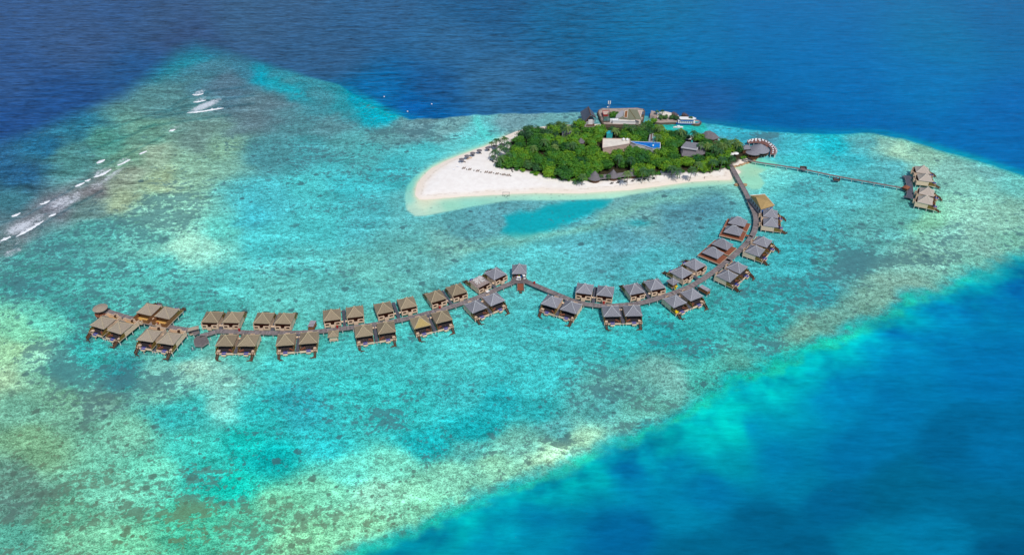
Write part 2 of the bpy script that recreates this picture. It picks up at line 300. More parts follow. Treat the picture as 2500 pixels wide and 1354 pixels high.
# ragged edges
wn = fbm(X, Y, 26, 5, 3)-.5; wn2 = fbm(X, Y, 60, 4, 9)-.5; sc_px = CF/dep
Uw = U + wn*14*sc_px/3*(1); Vw = V + (fbm(X, Y, 24, 5, 21)-.5)*5*sc_px/3
Uc = U + wn2*120 + (fbm(X, Y, 22, 4, 34)-.5)*55; Vc = V + (fbm(X, Y, 60, 4, 33)-.5)*70 + (fbm(X, Y, 22, 4, 35)-.5)*34
reef = sdist(Uw, Vw, REEF)
rs = np.sign(reef)
dnw = sdist(U, V, NWL, False); dse = sdist(U, V, SEL, False)
isnw = (dnw < dse)
reef = reef + np.where(isnw, (fbm(X, Y, 9, 4, 41)-.5)*5, (fbm(X, Y, 20, 5, 42)-.5)*46 + (fbm(X, Y, 5, 4, 43)-.5)*34)
flat = shep(Uc, Vc, FLAT); flat[..., 0] += 20*np.clip(flat[..., 0], 0, 55)/55*np.clip(1.35-flat[..., 0]/120, 0, 1)*(1-.75*sstep(700, 1000, V)); flat[..., 1] *= .972+.05*sstep(600, 1000, V); flat[..., 2] += 4+5*sstep(700, 1000, V); deep1 = shep(U, V, DEEP, 60); deep2 = shep(Uc, Vc, DEEP2, 26)
deepc = np.where(isnw[..., None], deep1, deep2)
# edge softness: soft to the left where surf and swell blur it, crisp elsewhere
soft = 2.0 + 24*sstep(900, 350, U)*isnw + 38*(~isnw)
soft = soft + 10*np.exp(-((U-470)/110)**2)*isnw
k = sstep(-1, 1, reef/soft - .1)
c3 = deepc*(1-k)[..., None] + flat[..., :3]*k[..., None]
# turquoise drop-off below the south east rim
bl = fbm(X, Y, 26, 6, 61); g = np.exp(-np.clip(-reef, 0, 999)/80.)*(.22+.68*sstep(.38, .64, bl))*(~isnw)*(1-k)*(.55+.45*sstep(2300, 1900, U)); c3 = c3*(1-g[..., None])+np.array([0, 168, 190])*g[..., None]
g = np.exp(-((reef+3)/15)**2)*(~isnw)*sstep(2500, 2250, U)*(.1+1.5*fbm(X, Y, 7, 5, 77)**1.5)
g = np.clip(g*1.05-.12, 0, .62)[..., None]; c3 = c3*(1-g)+np.array([30, 190, 168])*g
# billows of pale sand and dark coral down the slope
tb = (fbm(X, Y, 30, 5, 51)-.5)*1.5 + (fbm(X, Y, 8, 4, 52)-.5)*.9
g = (np.exp(-np.abs(reef+30)/75.)*(~isnw)*(1-k))[..., None]; c3 = np.clip(c3*(1+tb[..., None]*g*np.array([1.0, .62, .30])), 0, 255)
# bright rim on the crisp north edge
g = (np.exp(-((reef+4)/9)**2)*isnw*(.25*sstep(1650, 1750, U)+.55*np.exp(-((U-930)/70)**2)+.3*np.exp(-((U-2380)/180)**2)))[..., None]
c3 = c3*(1-g)+np.array([20, 180, 185])*g
# deep blue pool in the shallows
hs = sdist(Uw, Vw, HOLE); g = .94*sstep(-11, 7, hs + (fbm(X, Y, 7, 4, 81)-.5)*12)[..., None]; c3 = c3*(1-g)+np.array([14, 164, 184])*g
hs2 = np.exp(-(((U-1560)/30)**2+((V-544)/9)**2))[..., None]*.6; c3 = c3*(1-hs2)+np.array([20, 165, 185])*hs2
# sandy ridge south of the pool
RID = [(850,600),(1000,600),(1130,600),(1270,582),(1400,558),(1500,527),(1600,498),(1700,478),(1780,462)]
rd = -sdist(Uc, Vc, RID, False); g = (np.exp(-(rd/15)**2)*.65*sstep(850, 1300, U))[..., None]; c3 = c3*(1-g)+np.array([122, 188, 176])*g
# shallow sand round the beach
shore = -sdist(Uf, Vf, SHORE)         # distance outside the shore, px
sp = sdist(Uw*.5+U*.5, Vw*.5+V*.5, SPIT)
g = sstep(-3, 3, sp)[..., None]; sandc = np.array([148, 222, 210])*1.0
sh2 = shep(U, V, [(990,480,140,210,205),(1010,520,178,215,205),(1040,500,205,222,205),(1060,512,175,218,205),(1100,500,150,215,200),(1150,490,140,212,202),(1250,482,150,215,205),(1350,482,160,225,210),(1500,475,165,225,208),(1650,460,150,218,205),(1780,448,150,215,198),(1850,440,150,218,198),(1850,420,165,215,190),(1870,400,110,215,205),(1150,358,90,210,205),(1050,400,110,212,205),(1000,450,110,205,200)], 18)
c3 = c3*(1-g)+sh2*g
g = (np.exp(-np.clip(shore, 0, 99)/6.)*sstep(1900, 1780, U)*sstep(300, 345, V))[..., None]*.9; c3 = c3*(1-g)+np.array([222, 218, 200])*g
# sand channel off the north shore, jetty scour, blurred harbour water
g = np.exp(-(sdist(U, V, [(1163,292),(1175,318),(1195,335)], False)/9)**2)[..., None]*.7; c3 = c3*(1-g)+np.array([85, 208, 208])*g
g = sstep(-3, 4, sdist(U, V, [(1590,312),(1600,298),(1720,300),(1730,320),(1690,330),(1620,325)]))[..., None]; c3 = c3*(1-g)+np.array([45, 178, 178])*g
dens = flat[..., 3]*k*(1-sstep(-4, 3, sp))*(1-sstep(-4, 3, hs)); olive = flat[..., 4]*k*.75
# darker named coral gardens
for (bu, bv, ru, rv, a) in ((935,320,30,9,.5),(1020,320,18,5,.5),(1050,308,15,4,.5),(1450,800,20,6,.35),(1335,800,12,4,.5),(1375,805,20,5,.4),(1880,330,30,8,.35),(1880,545,12,4,.3),(1700,860,60,14,.3),(1620,790,24,8,.35),
   (1440,900,40,25,.2),(940,1020,40,30,.3),(500,1150,45,22,.35),(455,1240,50,25,.35),(610,1130,20,8,.3),(1370,1085,22,10,.5),(1950,735,45,16,.3),(2090,650,60,25,.25),(150,905,60,20,.35),(300,930,60,15,.3),(400,470,60,25,.2)):
    dens = dens + a*np.exp(-(((U-bu)/ru)**2+((V-bv)/rv)**2))
dens = np.clip(dens, 0, .95)
# foam left behind by the breakers
FOAM = [(500,258,48,9,.9),(485,226,20,6,.7),(487,244,22,6,.6),(430,312,20,7,.5),(300,392,22,8,.6),(245,420,28,9,.6),(240,450,28,14,.55),(150,492,42,16,.7),(185,478,28,12,.6),(90,532,28,10,.6),(50,555,50,16,.8),(30,615,32,12,.6),(60,585,70,12,.4),(520,290,30,6,.35)]
foam = 0*U
for (bu, bv, ru, rv, a) in FOAM:
    du, dv = U-bu, V-bv; ca, sa = math.cos(R(-22)), math.sin(R(-22)); p_, q_ = du*ca+dv*sa, -du*sa+dv*ca
    foam = np.maximum(foam, a*np.exp(-((p_/ru)**2+(q_/rv)**2)**1.5))
q = sdist(U+wn*10, V+wn2*8, [(0,588),(60,568),(106,540),(150,508),(200,474),(250,445),(290,415),(320,395)], False); foam = np.maximum(foam, .62*np.exp(-(q/8)**2)*(-.1+1.9*fbm(X, Y, 16, 4, 71)))
# swell lines of darker water on the outer reef
BRK = [[(420,258),(450,240),(490,228),(540,219),(600,213)],[(400,275),(450,258),(500,248),(560,240),(620,232)],[(380,288),(460,272),(545,262),(620,252)],[(340,312),(400,302),(480,290),(560,280)],[(180,345),(260,318),(340,290),(420,262)],[(200,372),(260,352),(330,325),(380,302)],
 [(0,545),(60,528),(110,500),(160,470),(220,430),(270,398),(330,366),(400,330)],[(0,590),(60,570),(120,538),(180,502),(250,465)]]
for i, P in enumerate(BRK):
    q = -sdist(U+wn*8, V+wn2*5, P, False); g = np.exp(-(q/(2.2+.8*(i % 2)))**2)[..., None]*.33
    c3 = c3*(1-g)+c3*np.array([.30, .66, .74])*g
wavy = np.where(isnw, 1-.62*sstep(1250, 1900, U), .27)*(1-k) + k*sstep(800, 300, U)*sstep(620, 420, V)*.8
# island bed is hidden by the sand; build the mesh
nv = X.size; ny_, nx_ = X.shape
me = bpy.data.meshes.new('water'); me.vertices.add(nv)
co = np.zeros((nv, 3), np.float32); co[:, 0] = X.ravel(); co[:, 1] = Y.ravel(); me.vertices.foreach_set('co', co.ravel())
ii = np.arange(nv).reshape(ny_, nx_); q = np.stack([ii[:-1, :-1], ii[:-1, 1:], ii[1:, 1:], ii[1:, :-1]], -1).reshape(-1, 4)
me.loops.add(q.size); me.loops.foreach_set('vertex_index', q.ravel().astype(np.int32))
me.polygons.add(len(q)); me.polygons.foreach_set('loop_start', np.arange(0, q.size, 4, dtype=np.int32)); me.polygons.foreach_set('loop_total', np.full(len(q), 4, np.int32))
me.update()
lc = lin(np.clip(c3, 0, 255))
WK = np.array([1.0, 1.02, 1.16]); WS = np.array([.008, .014, .018])*sstep(650, -100, V)[..., None]   # skylight the surface itself sends back
lc = np.clip((lc-WS)/WK, 0.0005, 1)
def vattr(name, arr3):
    a = me.attributes.new(name, 'FLOAT_COLOR', 'POINT'); d = np.ones((nv, 4), np.float32); d[:, :3] = arr3.reshape(-1, 3); a.data.foreach_set('color', d.ravel())
vattr('bed', lc); vattr('life', np.stack([dens, olive, foam], -1)); tx = k*(1-.9*sstep(-3, 3, sp))*(1-.75*sstep(-4, 2, hs)); tx = tx*(1-.45*np.exp(-np.clip(shore, 0, 999)/60.)); vattr('sea', np.stack([k, np.clip(wavy, 0, 1), tx], -1))
m = bpy.data.materials.new('sea_water'); m.use_nodes = True; n = m.node_tree.nodes; l = m.node_tree.links; b = n['Principled BSDF']
def A(name):
    a = n.new('ShaderNodeAttribute'); a.attribute_name = name; return a
def mt(op, a, bb=None, c=None, clamp=False):
    x = n.new('ShaderNodeMath'); x.operation = op; x.use_clamp = clamp
    for i, q_ in enumerate((a, bb, c)):
        if q_ is None: continue
        if isinstance(q_, (int, float)): x.inputs[i].default_value = q_
        else: l.new(q_, x.inputs[i])
    return x.outputs[0]
def mix(f, a, bb):
    x = n.new('ShaderNodeMix'); x.data_type = 'RGBA'
    if isinstance(f, (int, float)): x.inputs[0].default_value = f
    else: l.new(f, x.inputs[0])
    for i, q_ in ((6, a), (7, bb)):
        if isinstance(q_, tuple): x.inputs[i].default_value = q_
        else: l.new(q_, x.inputs[i])
    return x.outputs[2]
def noise(scale, rot=0, st=(1, 1, 1), det=3, rough=.6, dist=0, w_=None):
    mp = n.new('ShaderNodeMapping'); mp.inputs['Rotation'].default_value = (0, 0, R(rot)); mp.inputs['Scale'].default_value = st
    l.new(geo.outputs['Position'], mp.inputs[0]); z = n.new('ShaderNodeTexNoise'); z.inputs['Scale'].default_value = scale; z.inputs['Detail'].default_value = det
    z.inputs['Roughness'].default_value = rough; z.inputs['Distortion'].default_value = dist; l.new(mp.outputs[0], z.inputs[0]); return z.outputs[0]
def ramp(v, lo, hi, a=0., bb=1., smooth=True):
    x = n.new('ShaderNodeMapRange'); x.interpolation_type = 'SMOOTHSTEP' if smooth else 'LINEAR'; x.inputs[1].default_value = lo; x.inputs[2].default_value = hi
    x.inputs[3].default_value = a; x.inputs[4].default_value = bb; l.new(v, x.inputs[0]); return x.outputs[0]
def scl(c, f):
    x = n.new('ShaderNodeVectorMath'); x.operation = 'SCALE'; l.new(c, x.inputs[0]); l.new(f, x.inputs['Scale']); return x.outputs[0]
geo = n.new('ShaderNodeNewGeometry')
bed = A('bed').outputs['Color']; life = n.new('ShaderNodeSeparateColor'); l.new(A('life').outputs['Color'], life.inputs[0]); sea = n.new('ShaderNodeSeparateColor'); l.new(A('sea').outputs['Color'], sea.inputs[0])
D, O, F_ = life.outputs[0], life.outputs[1], life.outputs[2]; K_, W_, T_ = sea.outputs[0], sea.outputs[1], sea.outputs[2]
# coral patches: large, medium and small
p1 = noise(.085, 20, (1, 1.3, 1), 6, .62, .3); p2 = noise(.26, -15, (1, 1.25, 1), 4, .6, .4); p3 = noise(.7, 0, (1, 1, 1), 2, .5)
th = mt('MULTIPLY_ADD', D, -.235, .718)
th = mt('ADD', th, mt('MULTIPLY', mt('SUBTRACT', noise(.022, 25, (.6, 1.5, 1), 3, .55, .4), .5), -.36))
pp = mt('ADD', mt('MULTIPLY', p1, .30), mt('ADD', mt('MULTIPLY', p2, .52), mt('MULTIPLY', p3, .18)))
pm = mt('MULTIPLY', mt('SUBTRACT', pp, mt('SUBTRACT', th, .125)), 24.0, None, True)
pm = mt('MULTIPLY', pm, K_)
# scattered single coral heads
vo = n.new('ShaderNodeTexVoronoi'); vo.inputs['Scale'].default_value = .13; l.new(geo.outputs['Position'], vo.inputs[0])
vd = mt('ADD', vo.outputs['Distance'], mt('SUBTRACT', mt('ADD', mt('MULTIPLY', p3, .25), mt('MULTIPLY', p2, .62)), .32)); sepc = n.new('ShaderNodeSeparateColor'); l.new(vo.outputs['Color'], sepc.inputs[0])
sz = mt('MULTIPLY', mt('POWER', sepc.outputs[0], 2.4), .36); hm = mt('MULTIPLY', mt('SUBTRACT', mt('ADD', sz, .06), vd), 14.0, None, True)
hm = mt('MULTIPLY', hm, mt('MULTIPLY', K_, ramp(D, .01, .10)))
vo2 = n.new('ShaderNodeTexVoronoi'); vo2.inputs['Scale'].default_value = .42; l.new(geo.outputs['Position'], vo2.inputs[0]); sep2 = n.new('ShaderNodeSeparateColor'); l.new(vo2.outputs['Color'], sep2.inputs[0])
h2 = mt('MULTIPLY', mt('SUBTRACT', mt('MULTIPLY', mt('POWER', sep2.outputs[0], 2.6), .52), mt('ADD', vo2.outputs['Distance'], mt('MULTIPLY', p3, .15))), 10.0, None, True)
h2 = mt('MULTIPLY', h2, mt('MULTIPLY', K_, ramp(D, .0, .25, .35, 1.)))
vo3 = n.new('ShaderNodeTexVoronoi'); vo3.inputs['Scale'].default_value = .85; l.new(geo.outputs['Position'], vo3.inputs[0]); sep3 = n.new('ShaderNodeSeparateColor'); l.new(vo3.outputs['Color'], sep3.inputs[0])
h3 = mt('MULTIPLY', mt('SUBTRACT', mt('MULTIPLY', mt('POWER', sep3.outputs[0], 2.5), .62), mt('ADD', vo3.outputs['Distance'], .04)), 9.0, None, True)
h3 = mt('MULTIPLY', h3, mt('MULTIPLY', T_, ramp(noise(.05, 0, (1, 1, 1), 3), .38, .62, .35, 1.)))
cc = mix(O, (.060, .150, .175, 1), (.165, .190, .060, 1))
cc = mix(.16, cc, bed)
base = scl(bed, mt('ADD', 1.0, mt('MULTIPLY', mt('SUBTRACT', noise(.06, 35, (.7, 1.5, 1), 7, .68, .3), .5), mt('ADD', mt('MULTIPLY', T_, 1.25), .3))))
base = mix(mt('MULTIPLY', K_, .0), base, bed)
# bright sand speckle and dark rubble
s1 = noise(1.5, 25, (1, 1.3, 1), 3, .75, .5); s2 = noise(.33, -30, (1, 1.5, 1), 4, .65, .6)
spk = mt('MULTIPLY', mt('SUBTRACT', mt('ADD', mt('MULTIPLY', s1, .58), mt('MULTIPLY', s2, .42)), .5), mt('ADD', mt('MULTIPLY', T_, 6.2), .2))
spk = mt('ADD', 1.0, mt('MAXIMUM', mt('MINIMUM', spk, .72), -.48))
base = scl(base, spk)
stk = mt('MULTIPLY', ramp(noise(.05, 28, (.35, 2.2, 1), 5, .62, .6), .52, .68, 0., .30), T_)
base = scl(base, mt('ADD', 1.0, stk))
base = mix(mt('MULTIPLY', pm, .80), base, cc)
base = mix(mt('MULTIPLY', hm, .86), base, scl(cc, mt('ADD', .8, 0.0)))
base = mix(mt('MULTIPLY', h2, .82), base, scl(cc, mt('ADD', .8, 0.0)))
base = mix(mt('MULTIPLY', h3, .55), base, cc)
# swell and wind streaks as tone of the deep water
r1 = noise(.11, -8, (.35, 1.6, 1), 4, .6, .4); r2 = noise(.35, 12, (.4, 1.5, 1), 3, .6, .3)
tone = mt('ADD', 1.0, mt('MULTIPLY', mt('SUBTRACT', mt('ADD', mt('MULTIPLY', r1, .5), mt('MULTIPLY', r2, .5)), .5), mt('MULTIPLY', W_, 4.0)))
base = scl(base, tone)
fz = noise(.55, 30, (1, 1.6, 1), 5, .75, 1.2)
fm = mt('MULTIPLY', mt('SUBTRACT', mt('ADD', fz, mt('MULTIPLY', F_, .46)), .71), 6.0, None, True)
base = mix(mt('MULTIPLY', fm, .8), base, (.70, .74, .80, 1))
l.new(base, b.inputs['Base Color']); b.inputs['Roughness'].default_value = .22; b.inputs['IOR'].default_value = 1.33; b.inputs['Specular IOR Level'].default_value = .035
bp = n.new('ShaderNodeBump'); bp.inputs['Distance'].default_value = .5
hh = mt('ADD', mt('MULTIPLY', mt('ADD', r1, mt('MULTIPLY', r2, .5)), mt('ADD', mt('MULTIPLY', W_, 1.2), .15)), mt('MULTIPLY', noise(1.1, 15, (.6, 1.5, 1), 2, .6), .18))
l.new(hh, bp.inputs['Height']); bp.inputs['Strength'].default_value = .8; l.new(bp.outputs[0], b.inputs['Normal'])
me.materials.append(m); M['sea'] = m
wo = bpy.data.objects.new('water', me); col.objects.link(wo); tag(wo, 'turquoise lagoon over coral reef with dark blue open sea around it', None, None, 'structure')

# ------------------------------------------------------------------ the island: sand with a dark leaf-littered floor under the trees
WOOD = [(1222,409),(1250,412),(1290,420),(1330,431),(1370,438),(1405,442),(1430,441),(1500,440),(1560,434),(1620,422),(1700,419),(1730,420),(1762,411),(1786,401),(1800,392),(1812,384),(1822,374),(1800,365),(1770,356),(1740,350),(1700,342),(1650,336),(1612,322),(1590,314),(1540,307.5),(1480,306.5),(1420,307),(1350,311),(1290,322),(1250,338),(1240,372),(1225,390)]
SW = np.array([at(u_, v_)[:2] for u_, v_ in SHORE]); WW = np.array([at(u_, v_, 1.0)[:2] for u_, v_ in WOOD])
x0, x1 = SW[:, 0].min()-14, SW[:, 0].max()+14; y0, y1 = SW[:, 1].min()-14, SW[:, 1].max()+14
gx = np.arange(x0, x1, 1.25); gy = np.arange(y0, y1, 1.25); GX, GY = np.meshgrid(gx, gy)
ds = sdist(GX + (fbm(GX, GY, 9, 3, 5)-.5)*2, GY + (fbm(GX, GY, 9, 3, 6)-.5)*2, SW)
GZ = np.where(ds > 0, 1.3*(1-np.exp(-ds/9.)), ds*.15) + (fbm(GX, GY, 6, 4, 8)-.5)*.10*sstep(3, 12, ds)
soil = sstep(-1.5, 1.5, sdist(GX + (fbm(GX, GY, 5, 3, 55)-.5)*6, GY, WW))
def ground(x, y):
    i = min(max(int((y-y0)/1.25), 0), len(gy)-1); j = min(max(int((x-x0)/1.25), 0), len(gx)-1); return float(GZ[i, j])
me = bpy.data.meshes.new('sand_island'); a_, b_ = GX.shape; idx = np.arange(a_*b_).reshape(a_, b_)
q = np.stack([idx[:-1, :-1], idx[:-1, 1:], idx[1:, 1:], idx[1:, :-1]], -1).reshape(-1, 4)
keep = (ds.ravel()[q] > -8).any(1); q = q[keep]
me.from_pydata(np.stack([GX.ravel(), GY.ravel(), GZ.ravel()], -1).tolist(), [], q.tolist())
aa = me.attributes.new('soil', 'FLOAT_COLOR', 'POINT'); d = np.ones((GX.size, 4), np.float32)
d[:, 0] = soil.ravel(); d[:, 1] = sstep(8.5, .3, ds + (fbm(GX, GY, 14, 3, 91)-.5)*5).ravel(); d[:, 2] = (np.abs((ds + (fbm(GX, GY, 10, 3, 12)-.5)*2)-4.2) < .6).ravel()*1.0; aa.data.foreach_set('color', d.ravel())
m = bpy.data.materials.new('coral_sand'); m.use_nodes = True; n = m.node_tree.nodes; l = m.node_tree.links; b = n['Principled BSDF']; geo = n.new('ShaderNodeNewGeometry')
s_ = n.new('ShaderNodeSeparateColor'); l.new(A('soil').outputs['Color'], s_.inputs[0])
base = mix(ramp(noise(.25, 0, (1, 1, 1), 6, .7), .35, .65), (.82, .77, .72, 1), (.89, .85, .80, 1))
base = mix(mt('MULTIPLY', s_.outputs[1], .60), base, (.80, .66, .51, 1))
base = mix(mt('MULTIPLY', s_.outputs[2], mt('MULTIPLY', ramp(noise(.5, 0, (1, 1, 1), 3), .4, .6), .45)), base, (.52, .40, .30, 1))
base = mix(s_.outputs[0], base, (.045, .040, .022, 1)); l.new(base, b.inputs['Base Color']); b.inputs['Roughness'].default_value = .9; b.inputs['Specular IOR Level'].default_value = .1
bp = n.new('ShaderNodeBump'); bp.inputs['Strength'].default_value = .5; bp.inputs['Distance'].default_value = .3; l.new(noise(.7, 0, (1, 1, 1), 5, .7), bp.inputs['Height']); l.new(bp.outputs[0], b.inputs['Normal'])
me.materials.append(m); me.polygons.foreach_set('use_smooth', [True]*len(me.polygons))
io = bpy.data.objects.new('sand_beach', me); col.objects.link(io); tag(io, 'white coral sand island with a pale spit', None, None, 'structure')

# ------------------------------------------------------------------ water villas on stilts
def pyramid(mb, wx, wy, ze, za, ridge=0.0, n=4, sag=.10, skirt=.28, jit=.07, cy=0.0, rg=None):
    """hipped thatch: eave rectangle wx by wy at ze rising to za, with a ragged skirt"""
    rg = rg or random.Random(3)
    c = [(-wx/2, -wy/2), (wx/2, -wy/2), (wx/2, wy/2), (-wx/2, wy/2)]; tops = [(-ridge/2, 0), (ridge/2, 0), (ridge/2, 0), (-ridge/2, 0)]
    rings = []; N = 6
    for k in range(n+1):
        t = k/n; ring = []
        for s in range(4):
            a, b = c[s], c[(s+1) % 4]; ta_, tb_ = tops[s], tops[(s+1) % 4]
            for i in range(N):
                f = i/N; ex = a[0]+(b[0]-a[0])*f; ey = a[1]+(b[1]-a[1])*f; qx = ta_[0]+(tb_[0]-ta_[0])*f
                j = jit if k == 0 else 0
                ring.append((ex*(1-t)+qx*t+rg.uniform(-j, j), ey*(1-t)+rg.uniform(-j, j)+cy, ze+(za-ze)*(t - sag*math.sin(math.pi*t))+rg.uniform(-j, j)*.5))
        rings.append(ring)
    low = [(p[0]*.985, p[1]*.985, p[2]-skirt) for p in rings[0]]; inner = [(p[0]*.9, (p[1]-cy)*.9+cy, p[2]-skirt+.1) for p in rings[0]]
    V = sum([inner, low] + rings, []); m_ = 4*N; F = []
    for k in range(len(rings)+1):
        for i in range(m_): F.append((k*m_+i, k*m_+(i+1) % m_, (k+1)*m_+(i+1) % m_, (k+1)*m_+i))
    F.append(tuple(range(m_-1, -1, -1)))
    mb.poly(V, F)
def hips(mb, wx, wy, ze, za, ridge=0.0, r=.13, sag=.10):
    for sx in (-1, 1):
        for sy in (-1, 1):
            P = [(sx*(wx/2*(1-t)+ridge/2*t), sy*wy/2*(1-t), ze+(za-ze)*(t-sag*math.sin(math.pi*t))+.05) for t in (0, .25, .5, .75, 1)]
            for a, b in zip(P, P[1:]): mb.bar(a, b, r, 4)
    mb.ball((0, 0, za+.05), .32+ridge/2, .3, .25, 6, 4)
RX, RY, ZE, ZA = 8.3, 8.1, 4.45, 7.75
MESH = {}
def villa_mesh(mx, court):
    key = (mx, court)
    if key in MESH: return MESH[key]
    d = {}
    def mk(nm, mb, mt_): d[nm] = mb.mesh(nm, M[mt_])
    yr = -6.9 if court else -5.0
    for s in (-1, 1):                                               # side walls with their stretch of rear wall
        b = MB(); x = s*3.9; b.box(min(x, x-s*.18), max(x, x-s*.18), yr, 2.0, 1.62, 4.1 if not court else 3.9)
        b.box(min(s, s*3.72), max(s, s*3.72), yr, yr+.18, 1.62, 3.6); d['wall', s] = b.mesh('wall', M['cream']); d['wall_rust', s] = b.mesh('wall', M['rust'])
    b = MB()                                                        # open topped shower bay standing out at the rear
    y2 = yr-1.15
    b.box(-1.0, 1.0, y2, y2+.16, 1.3, 3.3); b.box(-1.0, -.84, y2+.16, yr+.18, 1.3, 3.3); b.box(.84, 1.0, y2+.16, yr+.18, 1.3, 3.3); b.box(-.84, .84, y2+.16, yr, 1.3, 1.5)
    mk('shower_bay', b, 'cream'); b = MB(); b.box(-3.72, 3.72, -3.6, -3.4, 1.66, 4.3); d['inner_wall_shaded'] = b.mesh('inner_wall_shaded', M['window'])  # inner wall coloured dark to stand for the shade under the eave
    b = MB(); b.box(-.83, .83, y2+.17, yr+.1, 1.505, 2.75); d['bay_shade_fill'] = b.mesh('bay_shade_fill', M['window'])  # dark block raised inside the bay; its colour paints the shade there
    b = MB(); b.box(-.78, .78, -.04, .06, -.44, .50); d['window'] = b.mesh('window', M['window'])
    b = MB(); b.box(-.86, .86, -.10, .03, .50, .62); b.box(-.86, .86, -.10, .03, -.54, -.44); b.box(-.86, -.78, -.08, .03, -.44, .50); b.box(.78, .86, -.08, .03, -.44, .50); d['window_frame'] = b.mesh('window_frame', M['cream'])
    b = MB(); b.box(-3.95, 3.95, yr-.02, 6.0, 1.30, 1.60); d['floor'] = b.mesh('floor', M['cream'])
    b = MB()
    for i in range(16): b.box(-3.7+i*.4625, -3.7+i*.4625+.44, 2.05, 5.8, 1.605, 1.66, rnd.random())
    d['deck'] = b.mesh('deck', M['deck_dark'], shades=True)
    b = MB(); b.box(-3.7, 3.7, yr+.2, -3.52, 1.605, 1.65); d['rear_floor'] = b.mesh('rear_floor', M['ochre' if court else 'deck_brown'])
    b = MB(); b.box(-3.7, 3.7, 1.9, 2.0, 1.62, 4.15); d['glass_wall'] = b.mesh('glass_wall', M['glass'])
    b = MB()
    for i in range(5): b.box(-3.72+i*1.86-.06, -3.72+i*1.86+.06, 2.01, 2.12, 1.62, 4.15)
    d['mullion'] = b.mesh('mullion', M['brown'])
    b = MB()                                                        # screen with a stepped top along each deck side
    b.poly([(-.07,2.1,1.62),(.07,2.1,1.62),(.07,6.0,1.62),(-.07,6.0,1.62),(-.07,2.1,3.9),(.07,2.1,3.9),(.07,6.0,2.35),(-.07,6.0,2.35),(-.07,4.0,3.3),(.07,4.0,3.3)],
           [(0,3,2,1),(4,5,9,8),(8,9,6,7),(0,1,5,4),(2,3,7,6),(1,2,6,9,5),(3,0,4,8,7)])
    d['deck_screen'] = b.mesh('deck_screen', M['olive'])
    b = MB(); b.cyl(0, 0, 1.62, 5.2, .34, .04, 4); d['corner_post'] = b.mesh('corner_post', M['brown'])
    b = MB(); b.box(-3.95, 3.95, 6.0, 6.16, 1.0, 1.52); b.box(-3.95, 3.95, 6.0, 6.14, 1.86, 2.08); b.box(-3.95, -3.78, 6.0, 6.14, 1.52, 1.86); b.box(3.78, 3.95, 6.0, 6.14, 1.52, 1.86)
    d['front_rail'] = b.mesh('front_rail', M['cream'])
    b = MB(); b.box(-1.05, 1.05, 6.5, 7.1, .9, 1.95); b.box(-1.05, -.93, 5.3, 6.5, 1.6, 1.95); b.box(.93, 1.05, 5.3, 6.5, 1.6, 1.95); b.cyl(0, 6.8, -.9, .9, .13)
    d['pool_basin'] = b.mesh('pool_basin', M['cream'])
    b = MB(); b.box(-1.0, 1.0, 5.25, 6.98, 1.7, 1.99); d['pool_water'] = b.mesh('pool_water', M['pool'])
    b = MB(); x = -mx*2.9
    for i in range(6): b.box(x-.42, x+.42, 6.16+i*.42, 6.16+i*.42+.40, 1.45-i*.2, 1.52-i*.2)
    b.obox((x-.52, 6.16), (x-.52, 8.7), .08, 1.2, 2.3, z0b=.1, z1b=1.2); b.obox((x+.52, 6.16), (x+.52, 8.7), .08, 1.2, 2.3, z0b=.1, z1b=1.2)
    d['stair'] = b.mesh('stair', M['brown'])
    b = MB(); P = [(x-.5, 8.6), (x+.5, 8.6), (x+mx*2.2+.1, 9.3), (x+mx*2.1, 9.6), (x-.5, 9.5)]
    b.prism(P, .25, .42); b.cyl(x-.4, 9.6, -1, 1.1, .09); b.cyl(x+.4, 8.8, -1, 1.1, .09); b.cyl(x+mx*2.3, 9.8, -1, .3, .09)
    d['swim_platform'] = b.mesh('swim_platform', M['brown'])
    b = MB(); b.box(-.6, .6, -.5, .5, 0, .08); b.box(-.55, -.45, -.45, .45, .08, .5); b.box(.45, .55, -.45, .45, .08, .5); b.box(-.45, .45, .3, .4, .08, .5); b.box(-.44, .44, -.4, .29, .2, .28)
    d['leg'] = None
    c_ = MB(); c_.cyl(0, 0, -1.2, 1.30, .17, .17, 7); d['leg'] = c_.mesh('leg', M['pile'])
    c_ = MB(); c_.box(-.5, .5, -.55, .55, 2.35, 2.5); c_.box(.42, .5, -.55, -.47, 1.5, 2.35); c_.box(.42, .5, .47, .55, 1.5, 2.35); d['porch'] = c_.mesh('porch', M['cream'])
    MESH[key] = d; return d
def roof_mesh(kind):
    if kind in MESH: return MESH[kind]
    b = MB(); pyramid(b, RX, RY, ZE, ZA, rg=random.Random(5)); rm = b.mesh('roof', M['thatch_'+kind])
    b = MB(); hips(b, RX, RY, ZE, ZA, r=.12); hm_ = b.mesh('hip_ridge', M['ridge_'+{'brown': 'tan', 'tan': 'tan', 'grey': 'grey', 'pale': 'pale'}[kind]])
    MESH[kind] = (rm, hm_); return MESH[kind]
db = MB(); db.box(-.75, .75, -.65, .65, .25, .45); db.box(-.75, -.65, -.65, .65, 0, .25); db.box(.65, .75, -.65, .65, 0, .25); db.box(-.75, .75, .5, .65, .45, .75)
DAYBED = db.mesh('mattress', M['cushion']); DAYBEDW = db.mesh('mattress', M['white_cushion'])
db = MB(); db.box(-.3, .3, -.9, .4, .22, .32); db.poly([(-.3,.4,.22),(.3,.4,.22),(.3,.95,.62),(-.3,.95,.62),(-.3,.4,.32),(.3,.4,.32),(.3,.92,.72),(-.3,.92,.72)], [(0,3,2,1),(4,5,6,7),(0,1,5,4),(1,2,6,5),(2,3,7,6),(3,0,4,7)])
for sx in (-.26, .26):
    for sy in (-.8, .3): db.cyl(sx, sy, 0, .22, .035, n=4)
